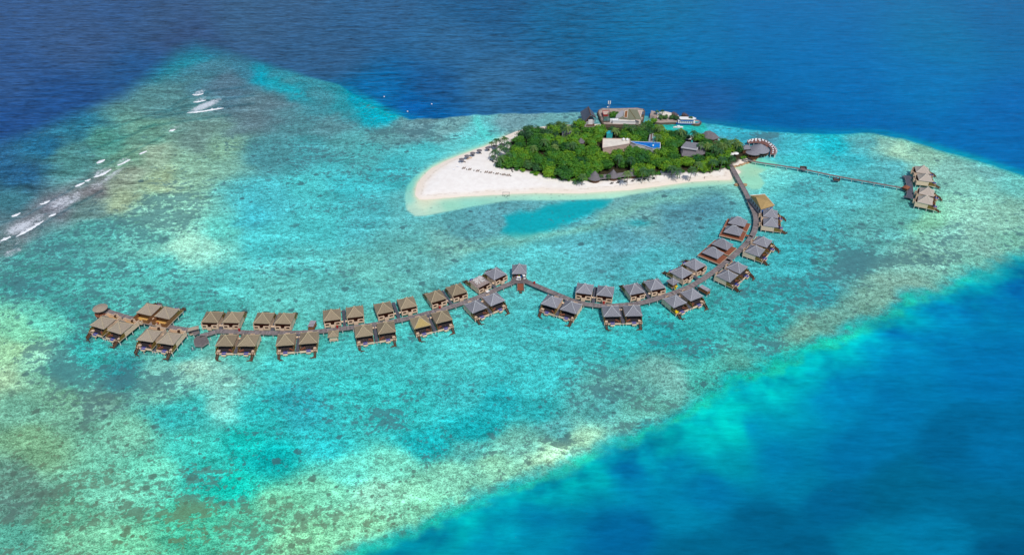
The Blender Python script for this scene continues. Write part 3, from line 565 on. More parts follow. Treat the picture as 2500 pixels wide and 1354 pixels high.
LOUNGE = {k_: db.mesh('sun_lounger', M[v_]) for k_, v_ in (('black', 'black'), ('brown', 'brown'), ('white', 'white_cushion'))}

def villa(loc, rz, mx, kind, label, short, group, court=False, rust=False, deckside=True, wrecked=False, patch=False, yel=False):
    d = villa_mesh(mx, court); t = thing('water_villa', label, 'villa', loc, rz, group)
    rm, hm_ = roof_mesh(kind)
    if wrecked:
        r_ = part('roof', WRECK[0], t, label='stripped roof with bare pale battens'); part('batten', WRECK[1], r_)
        s_ = MB(); s_.box(-.9, .9, -7.6, -6.2, 2.2, 2.28); part('tarpaulin', s_.mesh('tarpaulin', M['white']), t)
    else:
        r_ = part('roof', rm, t); part('hip_ridge', hm_, r_)
        if patch: part('new_thatch', PATCH, r_, label='patch of fresh golden thatch')
    for s in (-1, 1): part('wall', d['wall_rust' if rust else 'wall', s], t)
    b_ = part('shower_bay', d['shower_bay'], t); part('bay_shade_fill', d['bay_shade_fill'], b_)
    yr = -6.9 if court else -5.0
    if not court:
        for x in (-2.45, 2.45):
            w_ = part('window', d['window'], t, (x, yr-.03, 2.85)); part('window_frame', d['window_frame'], w_)
    for nm in ('floor', 'inner_wall_shaded', 'rear_floor', 'glass_wall', 'deck', 'front_rail', 'stair', 'swim_platform'): part(nm, d[nm], t)
    part('porch', d['porch'], t, (mx*4.5, -3.6, 0), 0 if mx > 0 else math.pi)
    pb = part('pool_basin', d['pool_basin'], t); part('pool_water', d['pool_water'], pb)
    for s in (-1, 1):
        sc_ = part('deck_screen', d['deck_screen'], t, (s*3.86, 0, 0)); part('corner_post', d['corner_post'], t, (s*3.7, 4.9, 0))
    for x in (-3.7, 3.7):
        for y in (yr+.3, -2.2, 1.9, 5.8): part('leg', d['leg'], t, (x, y, 0))
    c, s = math.cos(rz), math.sin(rz)
    def w2(x, y, z): return (loc[0]+x*c-y*s, loc[1]+x*s+y*c, z+loc[2])
    if deckside:
        solo('daybed', DAYBED if not yel else YELB, ('yellow draped daybed on deck ' if yel else 'cream daybed on deck ')+short, 'daybed', w2(-mx*2.9, 4.7, 1.66), rz, 'daybeds on the villa decks')
        solo('deck_sofa', SOFA, 'red brown sofa on the deck '+short, 'sofa', w2(mx*2.6, 4.4, 1.66), rz+.6*mx, 'sofas on the villa decks')
    return t
YELB = None
db = MB(); db.box(-1.0, .95, -.9, .9, .3, .5); db.box(-.9, .9, .6, .8, .5, .9); db.box(-.9, .9, -.8, .8, 0, .3); YELB = db.mesh('daybed', M['yellow'])
db = MB(); db.box(-.9, .9, -.4, .4, .2, .45); db.box(-.9, .9, .3, .5, .45, .85); db.box(-1, -.85, -.4, .5, 0, .65); db.box(.85, 1, -.4, .5, 0, .65); SOFA = db.mesh('deck_sofa', M['deck_red'])
# a roof under repair: thatch off, pale battens bare
b = MB(); pyramid(b, RX-.3, RY-.3, ZE-.1, ZA-.7, rg=random.Random(9), jit=.15); w0 = b.mesh('roof', M['brown'])
w0 = b.mesh('roof', mat('stripped_roof', (.16,.12,.11), .9, c2=(.36,.29,.27), scale=2))
b = MB(); rr_ = random.Random(4)
for f in range(4):
    for i in range(-9, 10):
        if rr_.random() < .2: continue
        x = i*.42; hw = RX/2*.9; t0 = rr_.uniform(.25, .45); t1 = 1-abs(x)/hw
        if t1 <= t0: continue
        P = []
        for t in (t0, t1*.98):
            y = -(RY/2)*(1-t); z = ZE-.1+(ZA-.7-ZE)*t*.99+.14; q = (x, y) if f == 0 else (-y, x) if f == 1 else (-x, -y) if f == 2 else (y, -x); P.append((*q, z))
        b.bar(P[0], P[1], .11, 4)
WRECK = (w0, b.mesh('batten', M['white']))
b = MB()
P = lambda x, t: (x*(1-t)*.98, -(RY/2)*(1-t), ZE+(ZA-ZE)*(t-.1*math.sin(math.pi*t))+.07)
for (ta_, tb_) in ((.02, .3), (.3, .6), (.6, .8)):
    b.poly([P(-4.0, ta_), P(4.0, ta_), P(4.0, tb_), P(-4.0, tb_)], [(0, 1, 2, 3)])
for v_ in range(len(b.v)): pass
b.v = [(-x, -y, z) for x, y, z in b.v]; PATCH = b.mesh('new_thatch', M['thatch_new'])

GB, GG, GP = 'brown thatched water villas along the west arm', 'grey thatched water villas along the east arm', 'pale thatched villas at the far jetty'
VP = {  # pair: first apex, second apex, facing (1 away from viewer, -1 towards), roof, words for left and right
 'A': ((359,741),(403,749.5),1,'tan','in the rust walled pair at the far left','left','right'),
 'B': ((246.7,772.7),(288.5,784.7),-1,'tan','in the pair just below the round pavilion','left','right'),
 'C': ((360,804.8),(410,811.7),-1,'tan','in the lower pair beside the gate hut','left','right'),
 'D': ((514.3,760.5),(566.4,761),1,'brown','in the upper pair right of the octagonal deck','left','right'),
 'E': ((549.7,816.8),(603.6,816.8),-1,'brown','in the lower pair right of the octagonal deck','left','right'),
 'F': ((640.9,762.8),(692.6,763.6),1,'brown','in the upper pair left of the slatted kiosk','left','right'),
 'G': ((694.8,815.2),(751.1,810.7),-1,'brown','in the lower pair facing the slatted kiosk','left','right'),
 'H': ((807.9,755.1),(864.3,747.6),1,'brown','in the upper pair opposite the square hut','left','right'),
 'I': ((886,793.8),(941.2,785.7),-1,'brown','in the lower pair right of the square hut','left','right'),
 'J': ((935,738.1),(992.2,725.8),1,'brown','in the upper pair second left of the stripped roof','left','right'),
 'K': ((1024.8,772.1),(1077.8,759.2),-1,'brown','in the lower pair with one golden patched roof','left','right'),
 'L': ((1062.2,709.8),(1113.8,694),1,'brown','in the brown upper pair beside the stripped roof','left','right'),
 'N': ((1169.2,673.9),(1209.5,654.5),1,'grey','in the upper pair left of the hub','left','right'),
 'M': ((1160.6,733.7),(1205.2,716.4),-1,'grey','in the lower pair left of the hub stair','left','right'),
 'P': ((1347.8,722.2),(1395.3,735.8),-1,'grey','in the lower pair right of the hub stair','left','right'),
 'Q': ((1428.3,691.6),(1479.2,697.4),1,'grey','in the first upper pair right of the hub','left','right'),
 'R': ((1493.5,746),(1546,744.8),-1,'grey','in the lowest pair of the east curve','left','right'),
 'S': ((1548.9,692),(1599.8,681.3),1,'grey','in the upper pair left of the yellow cloth','left','right'),
 'T': ((1649.8,721),(1691,705),-1,'grey','in the lower pair left of the slatted kiosk','left','right'),
 'U': ((1665.1,651.9),(1698.3,632.6),1,'grey','in the upper pair behind the yellow cloth','left','right'),
 'V': ((1777.9,659.7),(1802,639.6),-1,'grey','in the outer pair right of the slatted kiosk','near','far'),
 'W': ((1846.1,599.2),(1864.4,577.5),-1,'grey','in the outer pair facing the red deck pavilions','near','far'),
 'X': ((1884.5,531.4),(1883.6,509.5),-1,'grey','in the outer pair beside the ochre roofed hall','near','far'),
 'Z1': ((2262.4,423),(2255.8,403.8),-1,'pale','in the farther pair at the long jetty','near','far'),
 'Z2': ((2263.5,476.9),(2266.8,456.7),-1,'pale','in the nearer pair at the long jetty','near','far')}
PAIR = {}
for k, (a, b_, fc, kind, words, wa, wb) in VP.items():
    lift = .9 if k in 'ABC' else .6 if k[0] == 'Z' else 0.; A_ = at(*a, ZA+lift); B_ = at(*b_, ZA+lift); ax = np.array(B_[:2])-np.array(A_[:2]); ax /= np.linalg.norm(ax)
    ny_ = np.array((-ax[1], ax[0]))*fc; lx = np.array((ny_[1], -ny_[0])); rz = math.atan2(lx[1], lx[0]); mid = (np.array(A_[:2])+np.array(B_[:2]))/2
    PAIR[k] = (mid, ny_, lx)
    for i, (Q, wd) in enumerate(((A_, wa), (B_, wb))):
        side = 1 if np.dot(np.array(Q[:2])-mid, lx) < 0 else -1           # +1: partner lies at +x
        kn = {'tan': 'tan brown', 'brown': 'brown', 'grey': 'grey', 'pale': 'pale'}[kind]
        lab = '%s %s thatched villa %s' % (wd, kn, words)
        if k == 'N' and i == 0: lab = 'stilt villa under repair with thatch stripped to pale battens'
        if k == 'K' and i == 0: lab = 'brown thatched stilt villa with a golden new thatch patch'
        if k == 'A': lab = lab.replace('rust walled', 'rust walled')
        villa((Q[0], Q[1], lift), rz, side, kind, lab, words.replace('in the', wd+' in the', 1), GP if kind == 'pale' else GG if kind == 'grey' else GB, court=k in 'ABC', rust=(k == 'A'),
              deckside=(fc == -1), wrecked=(k == 'N' and i == 0), patch=(k == 'K' and i == 0), yel=(k == 'T' and i == 0))

# ------------------------------------------------------------------ walkways
def catmull(P, step=.55):
    P = [np.array(p[:2]) for p in P]; P = [2*P[0]-P[1]] + P + [2*P[-1]-P[-2]]; out = []
    for i in range(1, len(P)-2):
        p0, p1, p2, p3 = P[i-1:i+3]; n_ = max(2, int(np.linalg.norm(p2-p1)/step))
        for j in range(n_):
            t = j/n_; out.append(.5*((2*p1)+(-p0+p2)*t+(2*p0-5*p1+4*p2-p3)*t*t+(-p0+3*p1-3*p2+p3)*t**3))
    out.append(P[-2]); return np.array(out)
c_ = MB(); c_.cyl(0, 0, -1.2, 1.65, .15, .15, 6); POST = c_.mesh('post', M['pile'])
def walkway(name, label, pix, width, z, gap=4.5, pm='plank', tol=0, posts=True):
    C_ = catmull([at(u_, v_, z) for u_, v_ in pix]); t = thing(name, label, 'boardwalk', (C_[0][0], C_[0][1], 0)); o = C_[0]; C_ = C_-o
    D_ = np.gradient(C_, axis=0); D_ /= np.linalg.norm(D_, axis=1)[:, None]; N_ = np.stack([-D_[:, 1], D_[:, 0]], 1); h = width/2
    b = MB(); cb = MB()
    for i in range(len(C_)-1):
        a0, a1 = C_[i]+N_[i]*h, C_[i]-N_[i]*h; b0, b1 = C_[i+1]+N_[i+1]*h, C_[i+1]-N_[i+1]*h
        V = [(*a1, z-.25), (*b1, z-.25), (*b0, z-.25), (*a0, z-.25), (*a1, z), (*b1, z), (*b0, z), (*a0, z)]
        b.poly(V, [(0,3,2,1), (4,5,6,7), (0,1,5,4), (2,3,7,6)], min(1, max(0, rnd.gauss(.5, .28))))
    for s in (-1, 1):
        for i in range(0, len(C_)-1, 3):
            j = min(i+3, len(C_)-1); cb.obox(C_[i]+N_[i]*s*(h-.08), C_[j]+N_[j]*s*(h-.08), .14, z+.004, z+.16)
    part('deck', b.mesh('deck', M[pm], shades=True), t); part('kerb', cb.mesh('kerb', M['curb']), t)
    L = np.concatenate([[0], np.cumsum(np.linalg.norm(np.diff(C_, axis=0), axis=1))]); n_ = 0; s0 = 1.5
    while posts and s0 < L[-1] and n_ < 98:
        i = int(np.searchsorted(L, s0)); i = min(i, len(C_)-1)
        for s in (-1, 1): p = C_[i]+N_[i]*s*(h-.1); part('post', POST, t, (p[0], p[1], 0)); n_ += 1
        s0 += gap
    return t, o
EAST = [(1778,396),(1790,414),(1807,445),(1822,473),(1835,503),(1843,522),(1846,541),(1841,566),(1824,592),(1790,625),(1755,653),(1720,678),(1688,697),(1655,711),(1620,723),(1580,735),(1535,743),(1480,746),(1440,743),(1405,736),(1362,719),(1312,698),(1284,686)]
WEST = [(1252,689),(1212,706),(1165,726),(1105,747),(1040,765),(980,780),(915,791),(850,800),(780,808),(700,812),(620,811),(560,809),(532,808),(508,815),(488,820)]
WEST2 = [(482,815),(470,806),(440,802),(400,795),(350,784),(300,771),(268,761),(246,756)]
w1, o1 = walkway('boardwalk', 'curving grey plank boardwalk from the beach to the hub pavilion past the grey villas', EAST, 2.9, 1.9, 4.6)
w2_, o2 = walkway('boardwalk', 'grey plank boardwalk from the hub pavilion to the octagonal deck past the brown villas', WEST, 2.7, 1.9, 4.6)
w3, o3 = walkway('boardwalk', 'plank boardwalk from the octagonal deck to the round pavilion at the far left', WEST2, 2.7, 2.3, 4.6)
w4, o4 = walkway('long_jetty', 'long thin grey jetty crossing the lagoon to the pale villas', [(1814,388),(1850,396),(1900,403.5),(1960,413),(2020,425.5),(2080,437),(2140,447.5),(2210,460)], 1.4, 1.9, 6.5)
w5, o5 = walkway('pier_deck', 'short dark grey pier deck in front of the pale villas', [(2214,428),(2217,438),(2221,455),(2222,470),(2220,483)], 3.6, 1.75, 6, pm='plank_blue')
# spurs between the two villas of every pair
def near(o, C, p):
    P = np.array([at(u_, v_, 1.9)[:2] for u_, v_ in C]); P = catmull(P, 1.5); i = np.argmin(np.linalg.norm(P-p, axis=1)); return P[i], P
SEG = {'w1': (w1, o1, EAST), 'w2': (w2_, o2, WEST), 'w3': (w3, o3, WEST2), 'w5': (w5, o5, None)}
for k, (mid, n_, lx) in PAIR.items():
    key = 'w3' if k in 'ABC' else 'w5' if k[0] == 'Z' else 'w2' if k in 'DEFGHIJKLMN' else 'w1'
    par, o, C = SEG[key]; a = mid + n_*6.0
    if C is None: e = mid - n_*11.5
    else:
        _, P = near(o, C, mid); rel = P-mid; lat = np.abs(rel@lx); rel_n = rel@n_; i = np.argmin(lat + np.where(rel_n > 0, 100, 0)); e = mid + n_*rel_n[i]
    b = MB(); b.obox(e-o, a-o, 1.55, 1.62, 1.86); part('side_walkway', b.mesh('side_walkway', M['plank_blue']), par)
    b = MB(); f0 = a-lx*1.35-o; f1 = a+lx*1.35-o; b.obox(f0, f1, .14, 1.2, 1.55); part('end_beam', b.mesh('end_beam', M['cream']), par)
    part('post', POST, par, (*(a-o), 0))

# ------------------------------------------------------------------ hub pavilion, huts, kiosks, decks
def slabpx(mb, P, z, th):
    Q = [at(u_, v_, z)[:2] for u_, v_ in P]; mb.prism([tuple(q_) for q_ in Q], z-th, z)
def rel(P, o, z):
    return [tuple(np.array(at(u_, v_, z)[:2])-np.array(o[:2])) for u_, v_ in P]
def hut(name, label, cat, apex, za, ze, wx, wy, rz, kind='brown', ridge=0., z0=1.6, walls=True, wk='cream', ww=None, group=None, deck=None, deckm='deck_red', floor=True, legs=True, hipm='ridge_tan', closed=False):
    p = at(*apex, za); t = thing(name, label, cat, (p[0], p[1], 0), rz, group)
    b = MB(); pyramid(b, wx, wy, ze, za, ridge=ridge, sag=.08); r_ = part('roof', b.mesh('roof', M['thatch_'+kind]), t)
    if hipm: b = MB(); hips(b, wx, wy, ze, za, ridge, .08, .08); part('hip_ridge', b.mesh('hip_ridge', M[hipm]), r_)
    dx, dy = deck or (wx-1.2, wy-1.2)
    b = MB(); b.box(-dx/2, dx/2, -dy/2, dy/2, z0-.02, z0+.04); part('deck', b.mesh('deck', M[deckm]), t)
    b = MB(); e = .12; b.box(-dx/2-e, dx/2+e, -dy/2-e, dy/2+e, z0-.45, z0-.021); part('edge_beam', b.mesh('edge_beam', M['cream']), t)
    ix, iy = wx/2-.75, wy/2-.75
    if walls:
        b = MB(); b.box(-ix, ix, -iy, -iy+.15, z0+.04, ze-.1); b.box(-ix, -ix+.15, -iy+.15, iy, z0+.04, ze-.1); b.box(ix-.15, ix, -iy+.15, iy, z0+.04, ze-.1); b.box(-ix+.15, ix-.15, iy-.15, iy, z0+.04, ze-.1)
        part('wall', b.mesh('wall', M[wk]), t)
    else:
        b = MB(); b.cyl(0, 0, z0+.04, ze+.2, .12, n=6); pm_ = b.mesh('roof_post', M['brown'])
        for sx in (-1, 1):
            for sy in (-1, 1): part('roof_post', pm_, t, (sx*ix, sy*iy, 0))
    if legs:
        for sx in (-1, 0, 1):
            for sy in (-1, 1): part('leg', POST, t, (sx*(dx/2-.2), sy*(dy/2-.2), 0 if z0 > 1.9 else -.45))
    return t
hut('hub_pavilion', 'square grey thatched pavilion on the hub where both boardwalks meet', 'pavilion', (1267.8,643.5), 8.0, 4.4, 7.6, 7.9, 0, 'grey', walls=False, hipm='ridge_grey', deck=(7.0,7.0), deckm='deck_dark', z0=1.7)
b = MB(); o = at(1267, 684, 1.95); P = rel([(1248,683),(1258,672),(1280,671),(1289,683),(1290,690),(1279,690),(1256,691),(1247,691)], o, 1.95); b.prism(P, 1.6, 1.95)
t = thing('hub_deck', 'grey plank deck in front of the hub pavilion holding buggies', 'deck', (o[0], o[1], 0)); part('deck', b.mesh('deck', M['plank']), t)
for x, y in ((-2.6,-1.6),(2.6,-1.6),(-4,1),(4,1),(-2,4),(2,4)): part('post', POST, t, (x, y, 0))
o = at(1271, 698, 1.5); t = thing('water_stair', 'orange brown timber stair deck below the hub', 'stair', (o[0], o[1], 0))
b = MB()
for i in range(7): b.box(-1.55, 1.55, 2.2-i*.75-.73, 2.2-i*.75, 1.30-i*.05, 1.40-i*.05)
part('tread_deck', b.mesh('tread_deck', M['deck_red']), t); b = MB(); b.box(-1.7, -1.56, -3.1, 2.3, 1.1, 1.9); b.box(1.56, 1.7, -3.1, 2.3, 1.1, 1.9); part('side_rail', b.mesh('side_rail', M['curb']), t)
b = MB()
for i in range(4): b.box(-.7, .7, -3.1-i*.35-.33, -3.1-i*.35, .85-i*.22, .93-i*.22)
part('ladder', b.mesh('ladder', M['brown']), t)
for x in (-1.8, 1.8):
    for y in (-2.7, 2.3): part('leg', POST, t, (x, y, .1))
def buggy(loc, rz, label):
    t = thing('golf_buggy', label, 'golf buggy', loc, rz, 'white buggies parked on the hub deck')
    b = MB(); b.poly([(-.6,-1.2,.3),(.6,-1.2,.3),(.6,1.2,.3),(-.6,1.2,.3),(-.6,-1.2,.75),(.6,-1.2,.75),(.6,.5,.75),(-.6,.5,.75),(.55,1.2,.6),(-.55,1.2,.6)], [(0,3,2,1),(0,1,5,4),(4,5,6,7),(7,6,8,9),(2,3,9,8),(1,2,8,6,5),(3,0,4,7,9)])
    part('body', b.mesh('body', M['white']), t); b = MB(); b.box(-.62, .62, -1.1, .8, 1.75, 1.83); part('canopy', b.mesh('canopy', M['tank']), t)
    b = MB(); b.box(-.5, .5, -.6, -.1, .76, .95); b.box(-.5, .5, -.75, -.61, .76, 1.3); part('seat', b.mesh('seat', M['black']), t)
    b = MB(); b.bar((-.55,-1,.7),(-.55,-1,1.75),.03,4); b.bar((.55,-1,.7),(.55,-1,1.75),.03,4); b.bar((-.55,.7,.7),(-.55,.6,1.75),.03,4); b.bar((.55,.7,.7),(.55,.6,1.75),.03,4); part('roof_frame', b.mesh('roof_frame', M['black']), t)
    b = MB(); b.bar((-.08,0,0),(.08,0,0),.25,10); wm = b.mesh('wheel', M['black'])
    for x in (-.6, .6):
        for y in (-.8, .8): part('wheel', wm, t, (x, y, .25))
p = at(1265.5, 683, 1.97); buggy(p, R(84), 'white golf buggy parked crosswise on the hub deck')
p = at(1279, 678.5, 1.97); buggy(p, R(18), 'white golf buggy parked lengthwise at the right of the hub deck')
KY = MB(); KY.ball((0, 0, .25), .38, 1.7, .25, 8, 6)
for nm, cl, u_ in (('red', 'red', 1262), ('yellow', 'yellow', 1267.5), ('blue', 'blue', 1272.5)):
    solo('kayak', KY.mesh('kayak', M[cl]), '%s kayak stored under the front eave of the hub pavilion' % nm, 'kayak', at(u_, 673.5, 1.8), 0, 'kayaks under the hub roof')
hut('service_hut', 'small square brown thatched hut below the west boardwalk', 'hut', (812.5,808), 5.4, 3.9, 5.0, 5.0, R(8), 'brown', deckm='brown', legs=True)
hut('service_hut', 'small grey thatched hut draped with a yellow cloth beside the east boardwalk', 'hut', (1643.8,680), 5.6, 3.9, 4.8, 4.8, R(38), 'grey', wk='rust', deckm='brown', hipm='ridge_grey')
b = MB(); b.box(-.7, .7, -.08, .08, -1.2, .8); b.box(-.7, .7, -.9, .08, .8, .86); solo('yellow_cloth', b.mesh('yellow_cloth', M['yellow']), 'bright yellow cloth hanging at the front of the small grey hut', 'cloth', at(1649.5, 701, 2.8), R(38))
hut('gate_hut', 'narrow brown roofed gate hut spanning the walkway by the octagonal deck', 'hut', (470,798), 5.2, 4.4, 5.2, 2.6, R(24), 'tan', walls=False, legs=False, deckm='plank', z0=1.95, hipm=None, ridge=3.4)
o = at(492, 833, 1.9); t = thing('octagonal_deck', 'grey octagonal plank deck on white piles below the gate hut', 'deck', (o[0], o[1], 0))
b = MB(); b.prism(rel([(474,828),(481,820),(502,819),(508,828),(510,835),(495,845),(476,844),(473,834)], o, 1.9), 1.66, 1.9); part('deck', b.mesh('deck', M['plank']), t)
b = MB(); P = rel([(474,828),(481,820),(502,819),(508,828),(510,835),(495,845),(476,844),(473,834)], o, 1.9)
for i in range(len(P)): b.obox(P[i], P[(i+1) % 8], .16, 1.5, 2.0)
part('kerb', b.mesh('kerb', M['curb']), t)
for x, y in ((-3.2,-3.6),(1,-4),(3.6,-.8),(-3.8,1),(3,3)): part('post', POST, t, (x, y, -.1))
def kiosk(label, cpx, Lx, Ly, rz, z=3.6):
    p = at(*cpx, z); t = thing('slatted_kiosk', label, 'kiosk', (p[0], p[1], 0), rz); b = MB(); n_ = int(Ly/.75)
    for i in range(n_): b.box(-Lx/2, Lx/2, -Ly/2+i*Ly/n_, -Ly/2+(i+.86)*Ly/n_, z-.1+.02*(i % 2), z, rnd.random())
    part('slat_roof', b.mesh('slat_roof', mat('slats_'+str(int(Ly*10)), (.33,.30,.33), .8, .2, shade=.15), shades=True), t)
    b = MB(); b.box(-Lx/2+.15, Lx/2-.15, -Ly/2+.15, Ly/2-.15, z-1.9, z-1.0); part('counter', b.mesh('counter', M['rust']), t)
    b = MB(); b.box(-Lx/2, Lx/2, -Ly/2-.6, Ly/2, 1.5, z-1.9); part('deck', b.mesh('deck', M['brown']), t)
    b = MB(); b.cyl(0, 0, z-1.0, z-.1, .08, n=6); pm_ = b.mesh('roof_post', M['brown'])
    for x in (-1, 1):
        for y in (-1, 1): part('roof_post', pm_, t, (x*(Lx/2-.1), y*(Ly/2-.1), 0)); part('leg', POST, t, (x*(Lx/2-.2), y*(Ly/2-.2), -.15))
    b = MB(); b.box(-.6, .6, -Ly/2-3.6, -Ly/2-.61, 1.62, 1.8); part('gangway', b.mesh('gangway', M['plank_blue']), t)
    return t
kiosk('pale slatted roof kiosk above the west boardwalk', (761.5,789), 2.8, 4.6, R(-8))
kiosk('long grey slatted roof kiosk on piles below the east boardwalk', (1721,703), 2.6, 5.6, R(-140))
# round pavilion at the end of the walkway
p = at(243.5, 749, 5.2); t = thing('round_pavilion', 'round pavilion with a flat brown thatched roof at the far left end', 'pavilion', (p[0], p[1], 0))
b = MB(); rg = random.Random(2); n_ = 28; V = []
for r_, z in ((3.35, 4.3), (3.45, 4.6), (2.2, 5.0), (1.0, 5.3), (.05, 5.45)):
    V += [(r_*(1+rg.uniform(-.01, .01))*math.cos(2*math.pi*i/n_), r_*math.sin(2*math.pi*i/n_), z) for i in range(n_)]
F = [(k_*n_+i, k_*n_+(i+1) % n_, (k_+1)*n_+(i+1) % n_, (k_+1)*n_+i) for k_ in range(4) for i in range(n_)] + [tuple(range(n_-1, -1, -1))]
b.poly(V, F); part('roof', b.mesh('roof', M['thatch_tan']), t)
b = MB(); b.cyl(.3, -.2, 1.6, 1.9, 3.5, n=20); b.prism([(2.2, -2.6), (8.6, -4.0), (8.9, -1.6), (3, 2.0)], 1.65, 1.895); part('deck', b.mesh('deck', M['deck_red']), t)
b = MB(); b.cyl(0, 0, 1.9, 4.35, .12, n=6); pm_ = b.mesh('roof_post', M['brown'])
for i in range(8): a = i*math.pi/4; part('roof_post', pm_, t, (2.8*math.cos(a), 2.8*math.sin(a), 0)); part('leg', POST, t, (3.2*math.cos(a)+.3, 3.2*math.sin(a)-.2, -.1))
# open spa pavilions on broad red decks
for i, (apx, lab) in enumerate((((1803.9,529.5), 'farthest of the four grey roofs on red decks'), ((1793.3,551.2), 'second farthest of the four grey roofs on red decks'),
      ((1766.4,583.9), 'second nearest of the four grey roofs on red decks'), ((1743.4,604.4), 'nearest of the four grey roofs on red decks'))):
    A_, B_ = (at(1793.3, 551.2, 7.2), at(1803.9, 529.5, 7.2)) if i < 2 else (at(1743.4, 604.4, 7.2), at(1766.4, 583.9, 7.2))
    rz = math.atan2(B_[1]-A_[1], B_[0]-A_[0]) - math.pi/2
    t = hut('spa_pavilion', lab, 'pavilion', apx, 7.2, 3.9, 9.4, 7.2, rz, 'grey', ridge=2.4, z0=1.9, walls=False, deck=(12.8, 8.9), group='open pavilions on red decks', hipm='ridge_grey')
    b = MB(); b.box(-3.2, 3.2, -2.2, 2.2, 1.95, 3.7); part('screen_wall', b.mesh('screen_wall', M['brown']), t)
    if i in (1, 3): b = MB(); b.box(6.53, 10.5, 1.2, 2.8, 1.6, 1.9); part('gangway', b.mesh('gangway', M['deck_red']), t)
# jetty stops along the long jetty
def stop(cp, label, dy, rl):
    p = at(*cp, 1.75); t = thing('jetty_platform', label, 'platform', (p[0], p[1], 0), R(-12)); b = MB(); b.box(-1.9, 1.9, -1.5, 1.5, 1.5, 1.74); b.box(-.6, .6, min(0, dy), max(0, dy), 1.52, 1.72); part('deck', b.mesh('deck', M['plank_blue']), t)
    b = MB(); b.box(-1.9, -1.75, -1.5, 1.5, 1.741, 2.8); b.box(1.75, 1.9, -1.5, 1.5, 1.741, 2.8); b.box(-1.75, 1.75, rl, rl+.12, 1.741, 2.6); part('rail', b.mesh('rail', M['brown']), t)
    for x in (-1.6, 1.6): part('post', POST, t, (x, 0, -.15))
stop((1961,411), 'small railed platform above the first part of the long jetty', -3, 1.3); stop((2042,438), 'small railed platform hanging below the middle of the long jetty', 3, -1.4)
p = at(2212, 459, 2.4); b = MB(); pyramid(b, 4.2, 3.4, 3.1, 3.9, ridge=1.5, sag=0); t = thing('pier_hut', 'little red roofed shelter where the long jetty meets the pier deck', 'shelter', (p[0], p[1], 0), R(40)); part('roof', b.mesh('roof', M['deck_red']), t)
b = MB(); b.box(-1.8, 1.8, -1.4, 1.4, 1.5, 2.9); part('wall', b.mesh('wall', M['brown']), t)
for x in (-1.6, 1.6): part('post', POST, t, (x, -1.3, -.2))
# red fire hose cabinets by the walkways
fb = MB(); fb.box(-.45, .45, -.35, .35, 0, 1.1); fb.prism([(-.5, -.4), (.5, -.4), (.5, .4), (-.5, .4)], 1.1, 1.2); FB = fb.mesh('fire_cabinet', M['red'])
for u_, v_, lb in ((585,805,'by the second upper brown pair'),(824,797.5,'above the small square hut'),(1074,750,'below the last brown upper pair'),(1304.5,690,'right of the hub deck'),(1474,739,'below the first grey upper pair'),(386,789.5,'below the rust walled pair')):
    solo('fire_cabinet', FB, 'red fire hose cabinet on the boardwalk edge '+lb, 'fire cabinet', at(u_, v_+2, 1.92), 0, 'red cabinets along the boardwalk')

# ------------------------------------------------------------------ ochre roofed hall
o = at(1866, 490, 0); t = thing('ochre_hall', 'grey walled hall with a wide ochre thatched roof beside the boardwalk', 'hall', (o[0], o[1], 0))
hx, hy = np.array(o[:2])
ev = [(1831,477),(1858,511),(1891,501),(1867,474)]; E_ = rel(ev, o, 6.0); rd_ = rel([(1846,481),(1873,489)], o, 8.6)
V = [(*p_, 6.0) for p_ in E_] + [(*rd_[0], 8.4), (*rd_[1], 8.4)] + [(*p_, 5.7) for p_ in E_]
b = MB(); b.poly(V, [(0,1,4),(1,2,5,4),(2,3,5),(3,0,4,5),(6,7,1,0),(7,8,2,1),(8,9,3,2),(9,6,0,3),(9,8,7,6)]); r_ = part('roof', b.mesh('roof', M['ochre_roof']), t)
b = MB()
for i, j in ((2, 3), (3, 0)): b.bar((*E_[i], 6.05), (*E_[j], 6.05), .16, 4)
part('gutter', b.mesh('gutter', M['white']), r_)
cx_, cy_ = np.mean(E_, 0); Wl = [(cx_+(x-cx_)*.93, cy_+(y-cy_)*.93) for x, y in E_]
b = MB(); b.prism(Wl, 1.6, 5.7); part('wall', b.mesh('wall', M['grey_wall']), t)
b = MB(); b.prism([(cx_+(x-cx_)*1.02, cy_+(y-cy_)*1.02) for x, y in E_], 1.2, 1.58); part('floor_slab', b.mesh('floor_slab', M['deck_brown']), t)
def face_rects(a, b_, n_, w, z0, z1, off=.06):
    a = np.array(a); b_ = np.array(b_); d_ = (b_-a)/np.linalg.norm(b_-a); L = np.linalg.norm(b_-a); o_ = []
    for i in range(n_): o_.append((a + d_*L*(i+.5)/n_, d_))
    return o_
for (c0, d_) in face_rects(Wl[0], Wl[1], 5, 1, 0, 0):
    b = MB(); b.obox(c0-d_*.6, c0+d_*.6, .16, 3.0, 4.6); part('window', b.mesh('window', M['window']), t)
for (c0, d_) in face_rects(Wl[1], Wl[2], 3, 1, 0, 0):
    b = MB(); b.obox(c0-d_*.8, c0+d_*.8, .16, 2.6, 4.8); part('window', b.mesh('window', M['blue']), t)
for f in (0, .33, .66, 1):
    for A_, B_ in ((0, 1), (1, 2)): q_ = np.array(Wl[A_])*(1-f)+np.array(Wl[B_])*f; part('leg', POST, t, (q_[0], q_[1], -.4))

